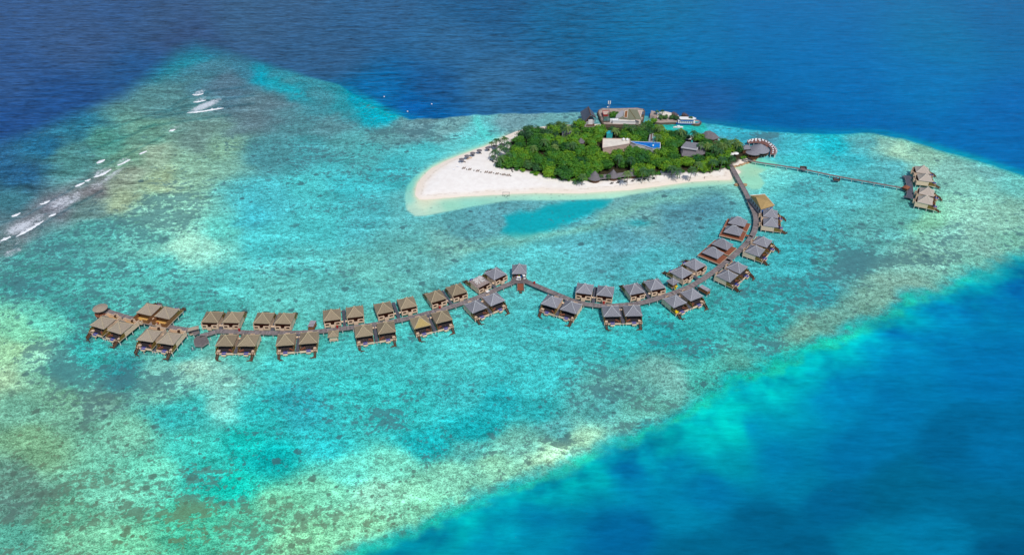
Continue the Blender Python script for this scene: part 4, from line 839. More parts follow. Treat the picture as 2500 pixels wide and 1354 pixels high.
# ------------------------------------------------------------------ trees
def leaf_cloud(seed, R_, H_, nclump, nleaf, ls, dull=False, base=.0, cl=(1.0, 1.7)):
    g = np.random.default_rng(seed); V = []; F = []; S = []
    C_ = []
    while len(C_) < nclump:
        a = g.uniform(0, 2*math.pi); e = math.asin(g.uniform(-.12, 1)); rr = g.uniform(.72, 1.0)
        C_.append((R_*rr*math.cos(e)*math.cos(a)*.86, R_*rr*math.cos(e)*math.sin(a)*.86, H_*.40+H_*.50*rr*math.sin(e), g.uniform(*cl)))
    for (cx, cy, cz, r) in C_:
        cs = g.uniform(-.22, .22)
        for _ in range(nleaf):
            d = g.normal(size=3); d /= np.linalg.norm(d)
            if d[2] < -.35: d[2] *= -1
            p = np.array((cx, cy, cz)) + d*r*np.array((1, 1, .8))*g.uniform(.75, 1.12)
            nr = d + g.normal(size=3)*.55; nr /= np.linalg.norm(nr)
            t1 = np.cross(nr, (0, 0, 1)+g.normal(size=3)*.3); t1 /= np.linalg.norm(t1); t2 = np.cross(nr, t1); s = ls*g.uniform(.7, 1.3)
            i = len(V); V += [tuple(p-t1*s*.5), tuple(p-t2*s*.32), tuple(p+t1*s*.5), tuple(p+t2*s*.32)]; F.append((i, i+1, i+2, i+3))
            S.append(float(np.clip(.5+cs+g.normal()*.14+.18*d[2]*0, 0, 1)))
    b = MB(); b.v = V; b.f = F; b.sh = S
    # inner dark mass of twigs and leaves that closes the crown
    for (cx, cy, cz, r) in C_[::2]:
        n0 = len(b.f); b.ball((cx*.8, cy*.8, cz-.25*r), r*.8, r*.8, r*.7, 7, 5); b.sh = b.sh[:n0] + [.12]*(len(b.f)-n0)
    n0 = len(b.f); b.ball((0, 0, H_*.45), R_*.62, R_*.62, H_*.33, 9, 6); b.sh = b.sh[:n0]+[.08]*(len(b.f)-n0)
    return b
CR = []
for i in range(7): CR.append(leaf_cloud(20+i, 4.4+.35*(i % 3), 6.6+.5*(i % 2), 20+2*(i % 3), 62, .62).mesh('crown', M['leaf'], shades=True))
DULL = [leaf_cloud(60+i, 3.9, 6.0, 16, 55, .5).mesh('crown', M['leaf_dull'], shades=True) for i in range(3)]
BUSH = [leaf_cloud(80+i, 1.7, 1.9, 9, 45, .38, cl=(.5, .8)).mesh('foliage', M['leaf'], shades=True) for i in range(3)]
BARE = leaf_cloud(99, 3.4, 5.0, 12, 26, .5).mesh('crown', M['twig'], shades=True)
def trunk_mesh(h, r, lean=0, mt_='trunk', forks=True):
    b = MB(); n_ = 5; P = [(lean*(t/n_)**1.6*1.0, .0, h*t/n_) for t in range(n_+1)]
    for k_ in range(n_): b.cyl(P[k_][0], 0, P[k_][2], P[k_+1][2], r*(1-.55*k_/n_), r*(1-.55*(k_+1)/n_), 6, k_ in (0, n_-1), P[k_+1][0], 0)
    if forks:
        for a in (0, 2.1, 4.2): b.bar((0, 0, h*.6), (h*.35*math.cos(a), h*.35*math.sin(a), h*1.05), r*.45, 5)
    return b.mesh('trunk', M[mt_])
TR = trunk_mesh(4.2, .28)
def palm_crown(seed, n_=17, L=3.5, droop=1.0, mt_='frond'):
    g = random.Random(seed); b = MB()
    for i in range(n_):
        a = 2*math.pi*i/n_ + g.uniform(-.2, .2); up = g.uniform(.15, 1.15) if i % 2 else g.uniform(-.25, .5); l_ = L*g.uniform(.85, 1.12); sh = min(1, max(0, g.gauss(.5, .22)))
        ca, sa = math.cos(a), math.sin(a); pts = []; N = 8
        for k_ in range(N+1):
            t = k_/N; rr = l_*(t*math.cos(up*.7)*(1-.12*t)); z = l_*(math.sin(up)*t*.8 - droop*(t**2.2)*(.55+.25*math.cos(up)))
            pts.append((rr*ca, rr*sa, z))
        for k_ in range(N):
            p, q = pts[k_], pts[k_+1]; w_ = .16+.62*math.sin(math.pi*min(1, (k_+.8)/(N+.6)))
            for s in (-1, 1):
                for h_ in (0, .5):
                    x0_, y0_, z0_ = [p[j]+(q[j]-p[j])*h_ for j in range(3)]; x1_, y1_, z1_ = [p[j]+(q[j]-p[j])*(h_+.33) for j in range(3)]
                    ox, oy = -sa*s*w_+ca*.28, ca*s*w_+sa*.28
                    b.face([(x0_, y0_, z0_), (x1_, y1_, z1_), (x1_+ox, y1_+oy, z1_-.22*w_-.05), (x0_+ox*.85, y0_+oy*.85, z0_-.28*w_-.05)][::s], sh)
            b.face([(p[0]-.05*sa, p[1]+.05*ca, p[2]), (q[0]-.05*sa, q[1]+.05*ca, q[2]), (q[0]+.05*sa, q[1]-.05*ca, q[2]+.01), (p[0]+.05*sa, p[1]-.05*ca, p[2]+.01)], sh)
    n0 = len(b.f); b.ball((0, 0, -.1), .35, .35, .35, 6, 4); b.sh = b.sh[:n0]+[.9]*(len(b.f)-n0)
    return b.mesh('crown', M[mt_], shades=True)
PC = [palm_crown(i, 17+i, 3.5+.25*i) for i in range(4)]; PS = [palm_crown(10+i, 11, 2.1) for i in range(2)]
PT = {h: trunk_mesh(h, .22, .9 if h > 5 else .3, forks=False) for h in (2, 4, 7, 9, 11)}
# palms: crown seen at pixel, height of crown above the ground
PALMS = [(1199,347,4,'small palm at the top left of the beach beside a grey parasol'),(1213,341,7,'second palm on the upper left shore between two parasols'),(1232,337,7,'third palm on the upper left shore'),
(1208,368,7,'tall dark palm overhanging the left edge of the wood'),(1222,358,7,'dark palm behind the leftmost clump'),(1233,362,7,'palm at the inner side of the left clump'),(1203,380,4,'low palm at the very left of the clump on the sand'),
(1222,384,7,'bushy palm above the three grey loungers'),(1241,376,7,'palm leaning over the small grey sheds'),(1240,349,7,'dark palm at the upper left corner of the wood'),(1292,322,7,'dark fronded palm on the north edge'),
(1330,342,9,'star shaped palm with a pale trunk in the clearing'),(1303,358,7,'palm with pale fronds left of the clearing'),(1355,356,7,'spreading olive palm in the clearing'),(1391,354,7,'olive palm right of the clearing'),
(1386,311,9,'lone palm rising above the grey ruin on the north edge'),(1400,350,9,'tall pale trunked palm near the yellow bush'),(1424,428,7,'palm at the left end of the beach bar'),(1405,441,2,'tiny palm on the sand left of the beach bar'),
(1468,427,4,'young yellow green palm before the first bar cone'),(1486,427,4,'young palm between the first and second bar cones'),(1532,421,9,'tall palm before the third bar cone'),(1571,413,9,'spreading palm right of the third bar cone'),
(1589,416,7,'pale yellow palm beside the swing gazebo'),(1541,386,9,'grey green palm in the middle of the front wood'),(1512,381,9,'small star palm left of the middle of the front wood'),(1503,316,7,'palm behind the turquoise pool'),
(1519,322,4,'palm with a reddish trunk above the white roof'),(1528,305,7,'palm behind the white tanks'),(1545,308,9,'dark palm behind the olive roof'),(1612,309,9,'tall dark palm at the inner harbour corner'),
(1663,317,9,'palm in front of the blue boat'),(1694,322,9,'palm right of the blue boat'),(1607,331,9,'palm right of the light grey roof'),(1640,407,7,'palm over the low beach shed'),(1655,413,7,'pale palm on the front beach edge'),
(1692,410,9,'spreading palm on the right front beach edge'),(1706,398,9,'palm beneath the big grey roof'),(1743,392,9,'palm on the beach edge near the boardwalk start'),(1765,386,9,'olive palm left of the boardwalk start'),
(1788,384,7,'short palm between the parasols and the spit'),(1752,346,9,'tall dark palm in the right wood'),(1765,352,9,'dense dark palm in the right wood'),(1775,348,9,'palm above the white garden parasols'),(1784,344,9,'palm near the restaurant'),
(1796,342,9,'outermost palm beside the restaurant hip roof'),(1803,347,9,'tall palm beside the restaurant hip roof'),(1758,366,7,'low palm left of the white garden parasols'),(1743,358,9,'palm behind the big grey roof'),
(1712,350,9,'palm at the right shoulder of the big grey roof'),(1730,352,9,'palm below the wide hip roof'),(1605,271,4,'left palm on the harbour mole'),(1617,269,4,'second palm on the harbour mole'),(1687,285,4,'palm at the tip of the harbour mole'),(1665,283,2,'low palm on the middle of the mole')]
used = []
def gz(x, y): return max(ground(x, y), .6)
QUAY_Z = 1.6
for i, (u_, v_, h, lb) in enumerate(PALMS):
    z0_ = QUAY_Z if v_ < 290 and u_ > 1590 else 1.1
    p = at(u_, v_, z0_+h); ln = .9 if h > 5 else .3; rz = rnd.uniform(0, 6.28)
    x, y = p[0]-ln*math.cos(rz), p[1]-ln*math.sin(rz); t = thing('palm_tree', lb, 'palm', (x, y, z0_-.2), rz, 'coconut palms on the island')
    part('trunk', PT[h], t); part('crown', (PS if h <= 4 else PC)[i % (2 if h <= 4 else 4)], t, (ln, 0, h), rnd.uniform(0, 6)); used.append((x, y, 2.2, h))
# roofs the canopy must leave open (photo pixels) and the ground distance of what owns them
OPEN = [([(1470,336),(1540,336),(1540,352),(1505,358),(1470,364)], 364),([(1538,342),(1614,344),(1614,362),(1594,364),(1560,352)], 366),([(1584,322),(1607,324),(1605,346),(1583,346)], 350),
 ([(1662,343),(1710,346),(1728,370),(1722,382),(1700,370),(1662,376)], 384),([(1438,436),(1444,420),(1453,414),(1500,410),(1548,404),(1560,415),(1556,430),(1500,436)], 445),([(1711,316),(1757,326),(1756,338),(1712,333)], 342),
 ([(1412,337),(1424,337),(1424,347),(1412,347)], 352),([(1478,317),(1496,317),(1496,329),(1478,327)], 330),([(1416,262),(1456,262),(1456,306),(1416,306)], 306),([(1458,262),(1575,262),(1575,301),(1458,301)], 303),([(1589,335),(1594,335),(1594,370),(1589,370)], 380),([(1775,364),(1805,364),(1805,376),(1775,376)], 400),
 ([(1316,362),(1340,356),(1344,368),(1322,372)], 380),([(1205,345),(1250,335),(1250,388),(1198,390)], 395),([(1362,312),(1400,316),(1400,328),(1362,326)], 330),([(1660,376),(1672,376),(1672,398),(1660,398)], 392)]
def inpoly(u_, v_, P, m_=0):
    return float(sdist(np.array([u_*1.0]), np.array([v_*1.0]), P)[0]) > -m_
xs0, ys0 = WW.min(0); xs1, ys1 = WW.max(0); cand = []
tr = random.Random(11); trees = []
for _ in range(9000):
    x, y = tr.uniform(xs0, xs1), tr.uniform(ys0, ys1)
    if float(sdist(np.array([x]), np.array([y]), WW)[0]) < 1.6: continue
    if any((x-a)**2+(y-b_)**2 < (6.0)**2 for a, b_, *_r in trees): continue
    if any((x-a)**2+(y-b_)**2 < r_**2 for a, b_, r_, _h in used): continue
    u_, vt = px(x, y, 8.2); _, vb = px(x, y, 1.0); bad = False
    for P, own in OPEN:
        for vv in (vt-1, vt*.72+vb*.28):
            if inpoly(u_, vv, P, 4 if own in (364, 366) else 1): bad = True
        if inpoly(u_, vb, P, -5): bad = True
    if bad: continue
    trees.append((x, y, u_, vb))
for (u_, v_) in ((1224,408),(1233,404),(1246,409),(1560,431),(1574,428)):    # hedge that closes the left beach corner
    q = at(u_, v_, 1.0); trees.append((q[0], q[1], u_, v_))
trees.sort(key=lambda t_: (-t_[1]))
nrow = {}
def rowname(u_, v_):
    v0_ = 375 + (u_-1215)*.0
    d = float(-sdist(np.array([u_]), np.array([v_]), [(1222,409),(1290,420),(1370,438),(1430,441),(1500,440),(1620,422),(1730,420),(1786,401),(1812,384)], False)[0])
    return d
LM = [(1418,344,'the small grey cone roof'),(1505,350,'the white flat roof'),(1580,354,'the blue roof'),(1595,335,'the light grey roof'),(1690,360,'the big grey roof'),(1733,327,'the wide hip roof'),(1452,425,'the first bar cone'),(1500,422,'the second bar cone'),(1547,417,'the third bar cone'),
      (1488,322,'the turquoise pool'),(1435,285,'the boathouse'),(1330,362,'the palm clearing'),(1786,373,'the white garden parasols'),(1596,432,'the swing gazebo'),(1222,375,'the left palm clump'),(1385,320,'the grey ruin'),(1660,300,'the harbour basin'),(1840,360,'the restaurant')]
cnt = {}
trees.sort(key=lambda t_: t_[2])
for i, (x, y, u_, v_) in enumerate(trees):
    k_ = min(LM, key=lambda q: math.hypot(q[0]-u_, (q[1]-v_)*1.6)); vv = v_-22
    side = ('left of' if u_ < k_[0]-14 else 'right of' if u_ > k_[0]+14 else 'just') ; ver = 'above' if vv < k_[1] else 'below'
    pos = (ver+' '+k_[2]) if side == 'just' else (ver+' and '+side+' '+k_[2]); c_n = cnt.get(pos, 0); cnt[pos] = c_n+1
    dull = (y > at(1400, 345, 1)[1] and tr.random() < .55) or tr.random() < .06
    s = tr.uniform(.98, 1.34)*(1 if not dull else 1.05); ordn = ['', 'second ', 'third ', 'fourth ', 'fifth ', 'sixth ', 'seventh ', 'eighth ', 'ninth ', 'tenth ', 'eleventh ', 'twelfth ', 'thirteenth ', 'fourteenth '][min(c_n, 13)]
    lb = '%s %s tree from left, %s' % ((ordn or 'first ').strip(), 'dull' if dull else 'leafy', pos)
    t = thing('broadleaf_tree', lb, 'tree', (x, y, max(ground(x, y), .3)-.1), tr.uniform(0, 6.28), 'broadleaf trees covering the island')
    t.scale = (s, s, s*tr.uniform(.75, .98)); part('trunk', TR, t); part('crown', DULL[i % 3] if dull else CR[i % 7], t)
# shrubs along the beach edge
ORD = ['first','second','third','fourth','fifth','sixth','seventh','eighth','ninth','tenth','eleventh','twelfth','thirteenth','fourteenth','fifteenth','sixteenth','seventeenth','eighteenth','nineteenth','twentieth','twenty first','twenty second','twenty third','twenty fourth','twenty fifth','twenty sixth','twenty seventh','twenty eighth','twenty ninth','thirtieth']; scn = {}
BPX = [(1216,409),(1228,412),(1240,414),(1262,417),(1275,420),(1300,425),(1310,428),(1335,434),(1352,437),(1372,440),(1388,442),(1402,443),(1416,443),(1432,441),(1480,437),(1493,436),(1512,432),(1556,434),(1578,431),(1606,427),(1620,425),(1636,422),(1650,421),(1668,421),(1682,421),(1700,421),(1716,421),(1733,419),(1748,416),(1764,410),(1776,405),(1779,411),(1812,388),(1823,384),(1830,381),(1790,391),(1508,437),(1441,441),(1258,349),(1700,335),(1738,339)]
BPX.sort()
for i, (u_, v_) in enumerate(BPX):
    p = at(u_, v_-3, 1.6); s = rnd.uniform(.75, 1.35)
    pos = 'by the beach bar' if 1425 < u_ < 1560 else 'right of the beach bar' if 1560 <= u_ < 1700 else 'near the boardwalk start' if u_ >= 1700 else 'left of the beach bar'
    scn[pos] = scn.get(pos, 0)+1
    t = thing('shrub', '%s rounded green shrub from the left at the wood edge %s' % (ORD[scn[pos]-1], pos), 'shrub', (p[0], p[1], max(ground(p[0], p[1]), .2)), rnd.uniform(0, 6), 'shrubs along the edge of the wood')
    t.scale = (s, s, s); part('foliage', BUSH[i % 3], t)

# ------------------------------------------------------------------ beach furniture
ub = MB(); n_ = 16; V = []
for r_, z in ((1.75, 2.25), (1.85, 2.35), (1.2, 2.65), (.5, 2.95), (.04, 3.15)): V += [(r_*(1+rnd.uniform(-.04, .04))*math.cos(2*math.pi*i/n_), r_*math.sin(2*math.pi*i/n_), z) for i in range(n_)]
ub.poly(V, [(k_*n_+i, k_*n_+(i+1) % n_, (k_+1)*n_+(i+1) % n_, (k_+1)*n_+i) for k_ in range(4) for i in range(n_)]+[tuple(range(n_-1, -1, -1))])
UC = ub.mesh('canopy', M['thatch_dark']); ub = MB(); ub.cyl(0, 0, 0, 2.5, .09, n=6); UPOLE = ub.mesh('pole', M['brown'])
for i, (u_, v_) in enumerate(((1127,386),(1140,377.6),(1154,370.6),(1170,364),(1191,357.6),(1208.5,353.5),(1226,350))):
    p = at(u_, v_, 3.2+.9); gz_ = ground(p[0], p[1]); t = thing('beach_parasol', '%s grey thatched parasol from the left along the upper shore' % ['first','second','third','fourth','fifth','sixth','seventh'][i], 'parasol', (p[0], p[1], gz_), 0, 'thatched parasols along the upper shore')
    part('canopy', UC, t); part('pole', UPOLE, t)
def put(nm, me_, u_, v_, label, cat, rz, group, z=None, dz=.3):
    p = at(u_, v_, 1.2+dz); zz = ground(p[0], p[1]) if z is None else z; return solo(nm, me_, label, cat, (p[0], p[1], zz), rz, group)
ords = ['first','second','third','fourth','fifth','sixth','seventh','eighth','ninth','tenth']
for i, (u_, v_) in enumerate(((1132,410),(1146.5,413),(1166,417),(1187,420),(1197,421.3),(1213,424),(1229,426),(1241,427.3))):
    for k_, dx in (('left', -2.2), ('right', 2.2)):
        put('sun_lounger', LOUNGE['brown'], u_+dx, v_, '%s dark lounger of the %s pair from the left in the sand row' % (k_, ords[i]), 'lounger', R(-28), 'paired loungers in the row on the sand')
st = MB(); st.cyl(0, 0, 0, .42, .28, .30, 8); st.cyl(0, 0, .42, .47, .38, n=8); ST = st.mesh('side_table', M['black'])
for i, (u_, v_) in enumerate(((1139,413),(1157,416),(1174,420),(1205,422.5),(1222,425),(1235,427),(1247,429))):
    put('side_table', ST, u_, v_, '%s small round black table from the left in the lounger row' % ords[i], 'side table', 0, 'round tables between the loungers')
for u_, v_, kd, rz, lb in ((1109,413,'white',60,'pale lounger farthest left on the sand'),(1117.5,406,'white',60,'second pale lounger up the left sand'),(1126,398,'white',60,'third pale lounger below the first parasol'),(1134.5,394,'brown',50,'brown lounger just below the first parasol'),
     (1154.5,376.5,'brown',70,'brown lounger below the third parasol'),(1173,372.5,'brown',60,'brown lounger below the fourth parasol'),(1194,364.5,'brown',50,'brown lounger below the fifth parasol'),(1199,391.5,'black',70,'upper of three grey loungers below the palm clump'),(1204.5,395,'black',70,'middle of three grey loungers below the palm clump'),(1212.5,399,'black',70,'lower of three grey loungers below the palm clump'),
     (1249,413.5,'black',40,'dark lounger tucked under the wood corner'),(1251,418,'black',30,'dark lounger on the sand below the wood corner'),(1263,415.5,'black',40,'dark lounger half hidden under the front leaves')):
    put('sun_lounger', LOUNGE[kd], u_, v_, lb, 'lounger', R(rz), 'single loungers on the left sand')
for i, (u_, v_) in enumerate(((1142.5,386.5),(1149,384))): put('mat', DAYBED, u_, v_, '%s orange beach mat below the second parasol' % ('left', 'right')[i], 'mat', R(30), 'orange mats on the sand')
for i, (u_, v_) in enumerate(((1493.5,445.5),(1509,443.5),(1527,441),(1544.5,440),(1560,438.3),(1573.5,436))):
    for k_, dx in (('left', -1.9), ('right', 1.9)):
        put('sun_lounger', LOUNGE['black'], u_+dx, v_, '%s black lounger of the %s pair from the left before the beach bar' % (k_, ords[i]), 'lounger', R(-40), 'black loungers before the beach bar')
def swing(u_, v_, w_, h_, label, seats, zb=None):
    p = at(u_, v_, 0 if zb is not None else 1.2); z = zb if zb is not None else ground(p[0], p[1]); t = thing('beach_swing', label, 'swing', (p[0], p[1], z)); b = MB()
    b.bar((-w_/2, 0, 0), (-w_/2, 0, h_), .10, 5); b.bar((w_/2, 0, 0), (w_/2, 0, h_), .10, 5); b.bar((-w_/2-.2, 0, h_), (w_/2+.2, 0, h_), .09, 5); part('frame', b.mesh('frame', M['black']), t)
    for x in seats:
        b = MB(); b.box(x-.4, x+.4, -.2, .2, .5, .58); s_ = part('swing_seat', b.mesh('swing_seat', M['black']), t); b = MB(); b.bar((x-.35, 0, .58), (x-.35, 0, h_), .03, 4); b.bar((x+.35, 0, .58), (x+.35, 0, h_), .03, 4); part('rope', b.mesh('rope', M['curb']), s_)
swing(1235.5, 479.5, 3.8, 3.2, 'dark frame with two swings standing in the shallows', (-.8, .9), zb=-.25)
p = at(1596, 436, 1.2); t = thing('swing_gazebo', 'square four post swing bed gazebo on the front beach', 'gazebo', (p[0], p[1], ground(p[0], p[1])), R(10)); b = MB()
for x in (-1.2, 1.2):
    for y in (-1, 1): b.bar((x, y, 0), (x, y, 2.4), .06, 4)
for (a, c_) in (((-1.2,-1),(1.2,-1)),((1.2,-1),(1.2,1)),((1.2,1),(-1.2,1)),((-1.2,1),(-1.2,-1))): b.bar((*a, 2.4), (*c_, 2.4), .06, 4)
part('frame', b.mesh('frame', M['black']), t); b = MB(); b.box(-.8, .8, -.5, .5, .5, .7); b.box(-.8, .8, .4, .5, .7, 1.1); part('bed', b.mesh('bed', M['black']), t)
# a person walking on the front beach
def mk_person(u_, v_, rz, label, top, leg, z=None):
    p = at(u_, v_, 1.2 if z is None else z); z0_ = ground(p[0], p[1]) if z is None else z
    t = thing('person', label, 'person', (p[0], p[1], z0_), rz)
    P = [(0,0,.95),(0,0,1.15),(0,0,1.42),(0,.01,1.53),(0,.02,1.68),(-.09,0,.9),(-.11,.12,.48),(-.11,.0,.06),(-.11,.14,.03),(.09,0,.9),(.11,-.10,.5),(.11,-.28,.12),(.11,-.2,.04),(-.2,0,1.40),(-.26,-.05,1.14),(-.27,.06,.9),(.2,0,1.40),(.26,.05,1.14),(.27,.16,.92)]
    E_ = [(0,1),(1,2),(2,3),(3,4),(0,5),(5,6),(6,7),(7,8),(0,9),(9,10),(10,11),(11,12),(2,13),(13,14),(14,15),(2,16),(16,17),(17,18)]
    Rr = [.13,.12,.14,.055,.105,.09,.06,.04,.04,.09,.06,.04,.04,.055,.042,.035,.055,.042,.035]
    me_ = bpy.data.meshes.new('body'); me_.from_pydata(P, E_, []); me_.materials.append(M['skin']); o_ = part('body', me_, t); o_.modifiers.new('skin', 'SKIN')
    sv = me_.skin_vertices[0].data if me_.skin_vertices else None
    if sv:
        for i_, r_ in enumerate(Rr): sv[i_].radius = (r_, r_)
        sv[0].use_root = True
    o_.modifiers.new('sub', 'SUBSURF')
    b = MB(); b.cyl(0, 0, .98, 1.2, .16, .155, 10); b.cyl(0, 0, 1.2, 1.45, .155, .20, 10); part('shirt', b.mesh('shirt', M[top], True), t)
    b = MB(); b.cyl(0, 0, .72, .99, .21, .17, 10); part('shorts', b.mesh('shorts', M[leg], True), t)
    b = MB(); b.ball((0, .02, 1.72), .12, .125, .11, 8, 6, -.1); part('hair', b.mesh('hair', M['black'], True), t)
mk_person(1720.5, 433, 1.2, 'person in dark shorts and red top walking on the front beach', 'red', 'black')
mk_person(1822, 594, .6, 'person in dark clothes standing on the boardwalk in the bend', 'brown', 'black', z=1.92)

# ------------------------------------------------------------------ buildings in the wood
def block(name, label, cat, roofpx, zr, z0, roofm, wallm, par=.5, th=.25, extra=None, inset=.3):
    c = np.mean(np.array(roofpx, float), 0); o = at(c[0], c[1], zr); t = thing(name, label, cat, (o[0], o[1], 0)); P = rel(roofpx, o, zr); Q = [(x*.96, y*.96) for x, y in P]
    b = MB(); b.prism(Q, z0, zr-th); part('wall', b.mesh('wall', M[wallm]), t); b = MB(); b.prism(P, zr-th+.003, zr); r_ = part('roof', b.mesh('roof', M[roofm]), t)
    if par:
        b = MB()
        for i in range(len(P)): b.obox(P[i], P[(i+1) % len(P)], .3, zr, zr+par)
        part('parapet', b.mesh('parapet', M[wallm]), r_)
    return t, o, P
t, o, P = block('flat_roof_house', 'house with a stained flat cream roof in the middle of the wood', 'house', [(1472,339),(1538,340),(1538,351),(1505,357),(1471,362)], 6.2, .8, 'concrete', 'pink', .45)
b = MB(); b.ball((0, 0, .9), 1.0, 1.0, .9, 12, 6, -.9)
TK = b.mesh('water_tank', M['tank'])
for i, (u_, v_) in enumerate(((1522,341),(1531,341.5))): solo('water_tank', TK, '%s round white tank on the flat cream roof' % ('left', 'right')[i], 'tank', at(u_, v_+2, 6.2), 0, 'white tanks on the cream roof')
t, o, P = block('blue_roof_house', 'long house with a bright blue metal roof in the wood', 'house', [(1538,345),(1560,346),(1612,348),(1612,362),(1595,363),(1575,356),(1552,351)], 6.0, .8, 'blue_roof', 'white', .12)
b = MB(); a_ = rel([(1560,348),(1608,352)], o, 6.0); b.bar((*a_[0], 6.2), (*a_[1], 6.2), .2, 4); part('roof_ridge', b.mesh('roof_ridge', M['blue']), t)
t, o, P = block('grey_roof_house', 'small house with a light grey sheet roof above the blue roof', 'house', [(1587,324),(1607,328),(1604,346),(1583,344)], 5.4, .8, 'grey_wall', 'white', 0)
b = MB(); a_ = rel([(1590.5,324.5),(1589.5,344)], o, 5.4); b.obox(a_[0], a_[1], .7, 5.4, 5.6); part('roof_stripe', b.mesh('roof_stripe', M['brown']), t)
p = at(1591.5, 379, .8); t = thing('radio_mast', 'slim turquoise steel mast with a small white dish among the trees', 'mast', (p[0], p[1], .8)); b = MB()
h_ = 13.0
for k_ in range(3): a = k_*2.094; b.bar((.28*math.cos(a), .28*math.sin(a), 0), (.28*math.cos(a), .28*math.sin(a), h_), .06, 4)
for k_ in range(26):
    a0, a1 = (k_ % 3)*2.094, ((k_+1) % 3)*2.094; b.bar((.28*math.cos(a0), .28*math.sin(a0), k_*.5), (.28*math.cos(a1), .28*math.sin(a1), k_*.5+.5), .035, 4)
part('lattice', b.mesh('lattice', M['teal']), t); b = MB(); b.bar((0, -.35, 7.4), (0, -.55, 7.5), .5, 10); part('dish', b.mesh('dish', M['white']), t); b = MB(); b.box(-1, 1, -.15, .15, h_-.3, h_); part('cross_arm', b.mesh('cross_arm', M['teal']), t)
# big slate-coloured thatched hall with a raised centre
def hiproof(name, label, cat, outer, zo, top, zt, m_, wall='brown', z0=.9, capm=None):
    c = np.mean(np.array(outer, float), 0); o = at(c[0], c[1], zo); t = thing(name, label, cat, (o[0], o[1], 0)); A_ = rel(outer, o, zo); B_ = rel(top, o, zt); n_ = len(A_)
    b = MB(); V = [(*p_, zo-.35) for p_ in A_]+[(*p_, zo) for p_ in A_]+[(*p_, zt) for p_ in B_]
    b.poly(V, [tuple(range(n_-1, -1, -1))]+[(i, (i+1) % n_, n_+(i+1) % n_, n_+i) for i in range(n_)]+[(n_+i, n_+(i+1) % n_, 2*n_+(i+1) % n_, 2*n_+i) for i in range(n_)]+[tuple(range(2*n_, 3*n_))])
    ar = sum(A_[i][0]*A_[(i+1) % n_][1]-A_[(i+1) % n_][0]*A_[i][1] for i in range(n_))
    if ar < 0: b.f = [f[::-1] for f in b.f]
    part('roof', b.mesh('roof', M[m_]), t); Q = [(x*.85, y*.85) for x, y in A_]; b = MB(); b.prism(Q, z0, zo-.36); part('wall', b.mesh('wall', M[wall]), t); return t, o, A_, B_
t, o, A_, B_ = hiproof('thatched_hall', 'large hall under a two tier slate grey thatched roof in the right wood', 'hall', [(1667,350),(1713,350),(1727,372),(1700,384),(1664,380),(1661,366)], 4.6, [(1674,352),(1703,354),(1704,366),(1690,370),(1668,368),(1666,362)], 6.2, 'thatch_dark')
b = MB(); T_ = rel([(1675,345),(1707,349),(1702,365),(1663,359)], o, 8.0); b.prism(T_, 7.3, 8.0)
Q = [(np.mean([q[0] for q in T_])+(x-np.mean([q[0] for q in T_]))*.8, np.mean([q[1] for q in T_])+(y-np.mean([q[1] for q in T_]))*.8) for x, y in T_]; b.prism(Q, 5.9, 7.29)
part('upper_roof', b.mesh('upper_roof', M['thatch_grey']), t); b = MB(); b.obox(T_[2], T_[3], .5, 7.35, 8.12); b.obox(T_[1], T_[2], .4, 7.4, 8.1); part('roof_edge', b.mesh('roof_edge', M['ridge_grey']), t)
b = MB(); q = rel([(1689,347)], o, 8.0)[0]; b.box(q[0]-.4, q[0]+.4, q[1]-.4, q[1]+.4, 8.0, 9.0); part('vent', b.mesh('vent', M['teal']), t)
hiproof('thatched_bungalow', 'wide brown grey hip roofed bungalow over the shore at the back right', 'bungalow', [(1711,330),(1722,322),(1745,325),(1757,336),(1742,341),(1722,338)], 4.6, [(1723,320),(1733,319),(1741,323),(1746,327),(1740,329),(1728,326)], 7.0, 'thatch_dark', 'brown')
hiproof('small_thatched_house', 'small grey cone roofed hut hidden in the left wood', 'hut', [(1410,346),(1420,341),(1428,345),(1424,350),(1413,350)], 6.0, [(1417,337),(1418.5,336.8),(1420,337.5),(1419,338),(1417.5,338)], 8.2, 'thatch_dark')
t, o, P = block('garden_pool', 'small turquoise swimming pool hidden behind the flat roof', 'pool', [(1480,319),(1495,319),(1496,327),(1481,326)], 5.4, .8, 'swim', 'teal', 0)
# beach bar: three grey thatch cones joined by low ridges
p0 = at(1500, 427, 3); t = thing('beach_bar', 'beach bar of three grey thatched cones joined by low roofs', 'beach bar', (p0[0], p0[1], 0)); cpos = []
for (ax_, ay_, r_) in ((1452.8,417,4.3),(1498,413,3.6),(1546,407.5,3.4)):
    q = rel([(ax_, ay_)], p0, 7.7)[0]; cpos.append((q, r_)); b = MB(); n_ = 20; V = []
    for rr, z in ((1.0, 2.9), (1.03, 3.15), (.62, 4.7), (.26, 6.5), (.02, 7.7)): V += [(q[0]+r_*rr*math.cos(2*math.pi*i/n_), q[1]+r_*rr*math.sin(2*math.pi*i/n_), z) for i in range(n_)]
    b.poly(V, [(k_*n_+i, k_*n_+(i+1) % n_, (k_+1)*n_+(i+1) % n_, (k_+1)*n_+i) for k_ in range(4) for i in range(n_)]+[tuple(range(n_-1, -1, -1))]); part('cone_roof', b.mesh('cone_roof', M['thatch_dark']), t)
    b = MB(); b.cyl(q[0], q[1], .9, 2.9, r_*.8, n=14); part('wall', b.mesh('wall', M['brown']), t)
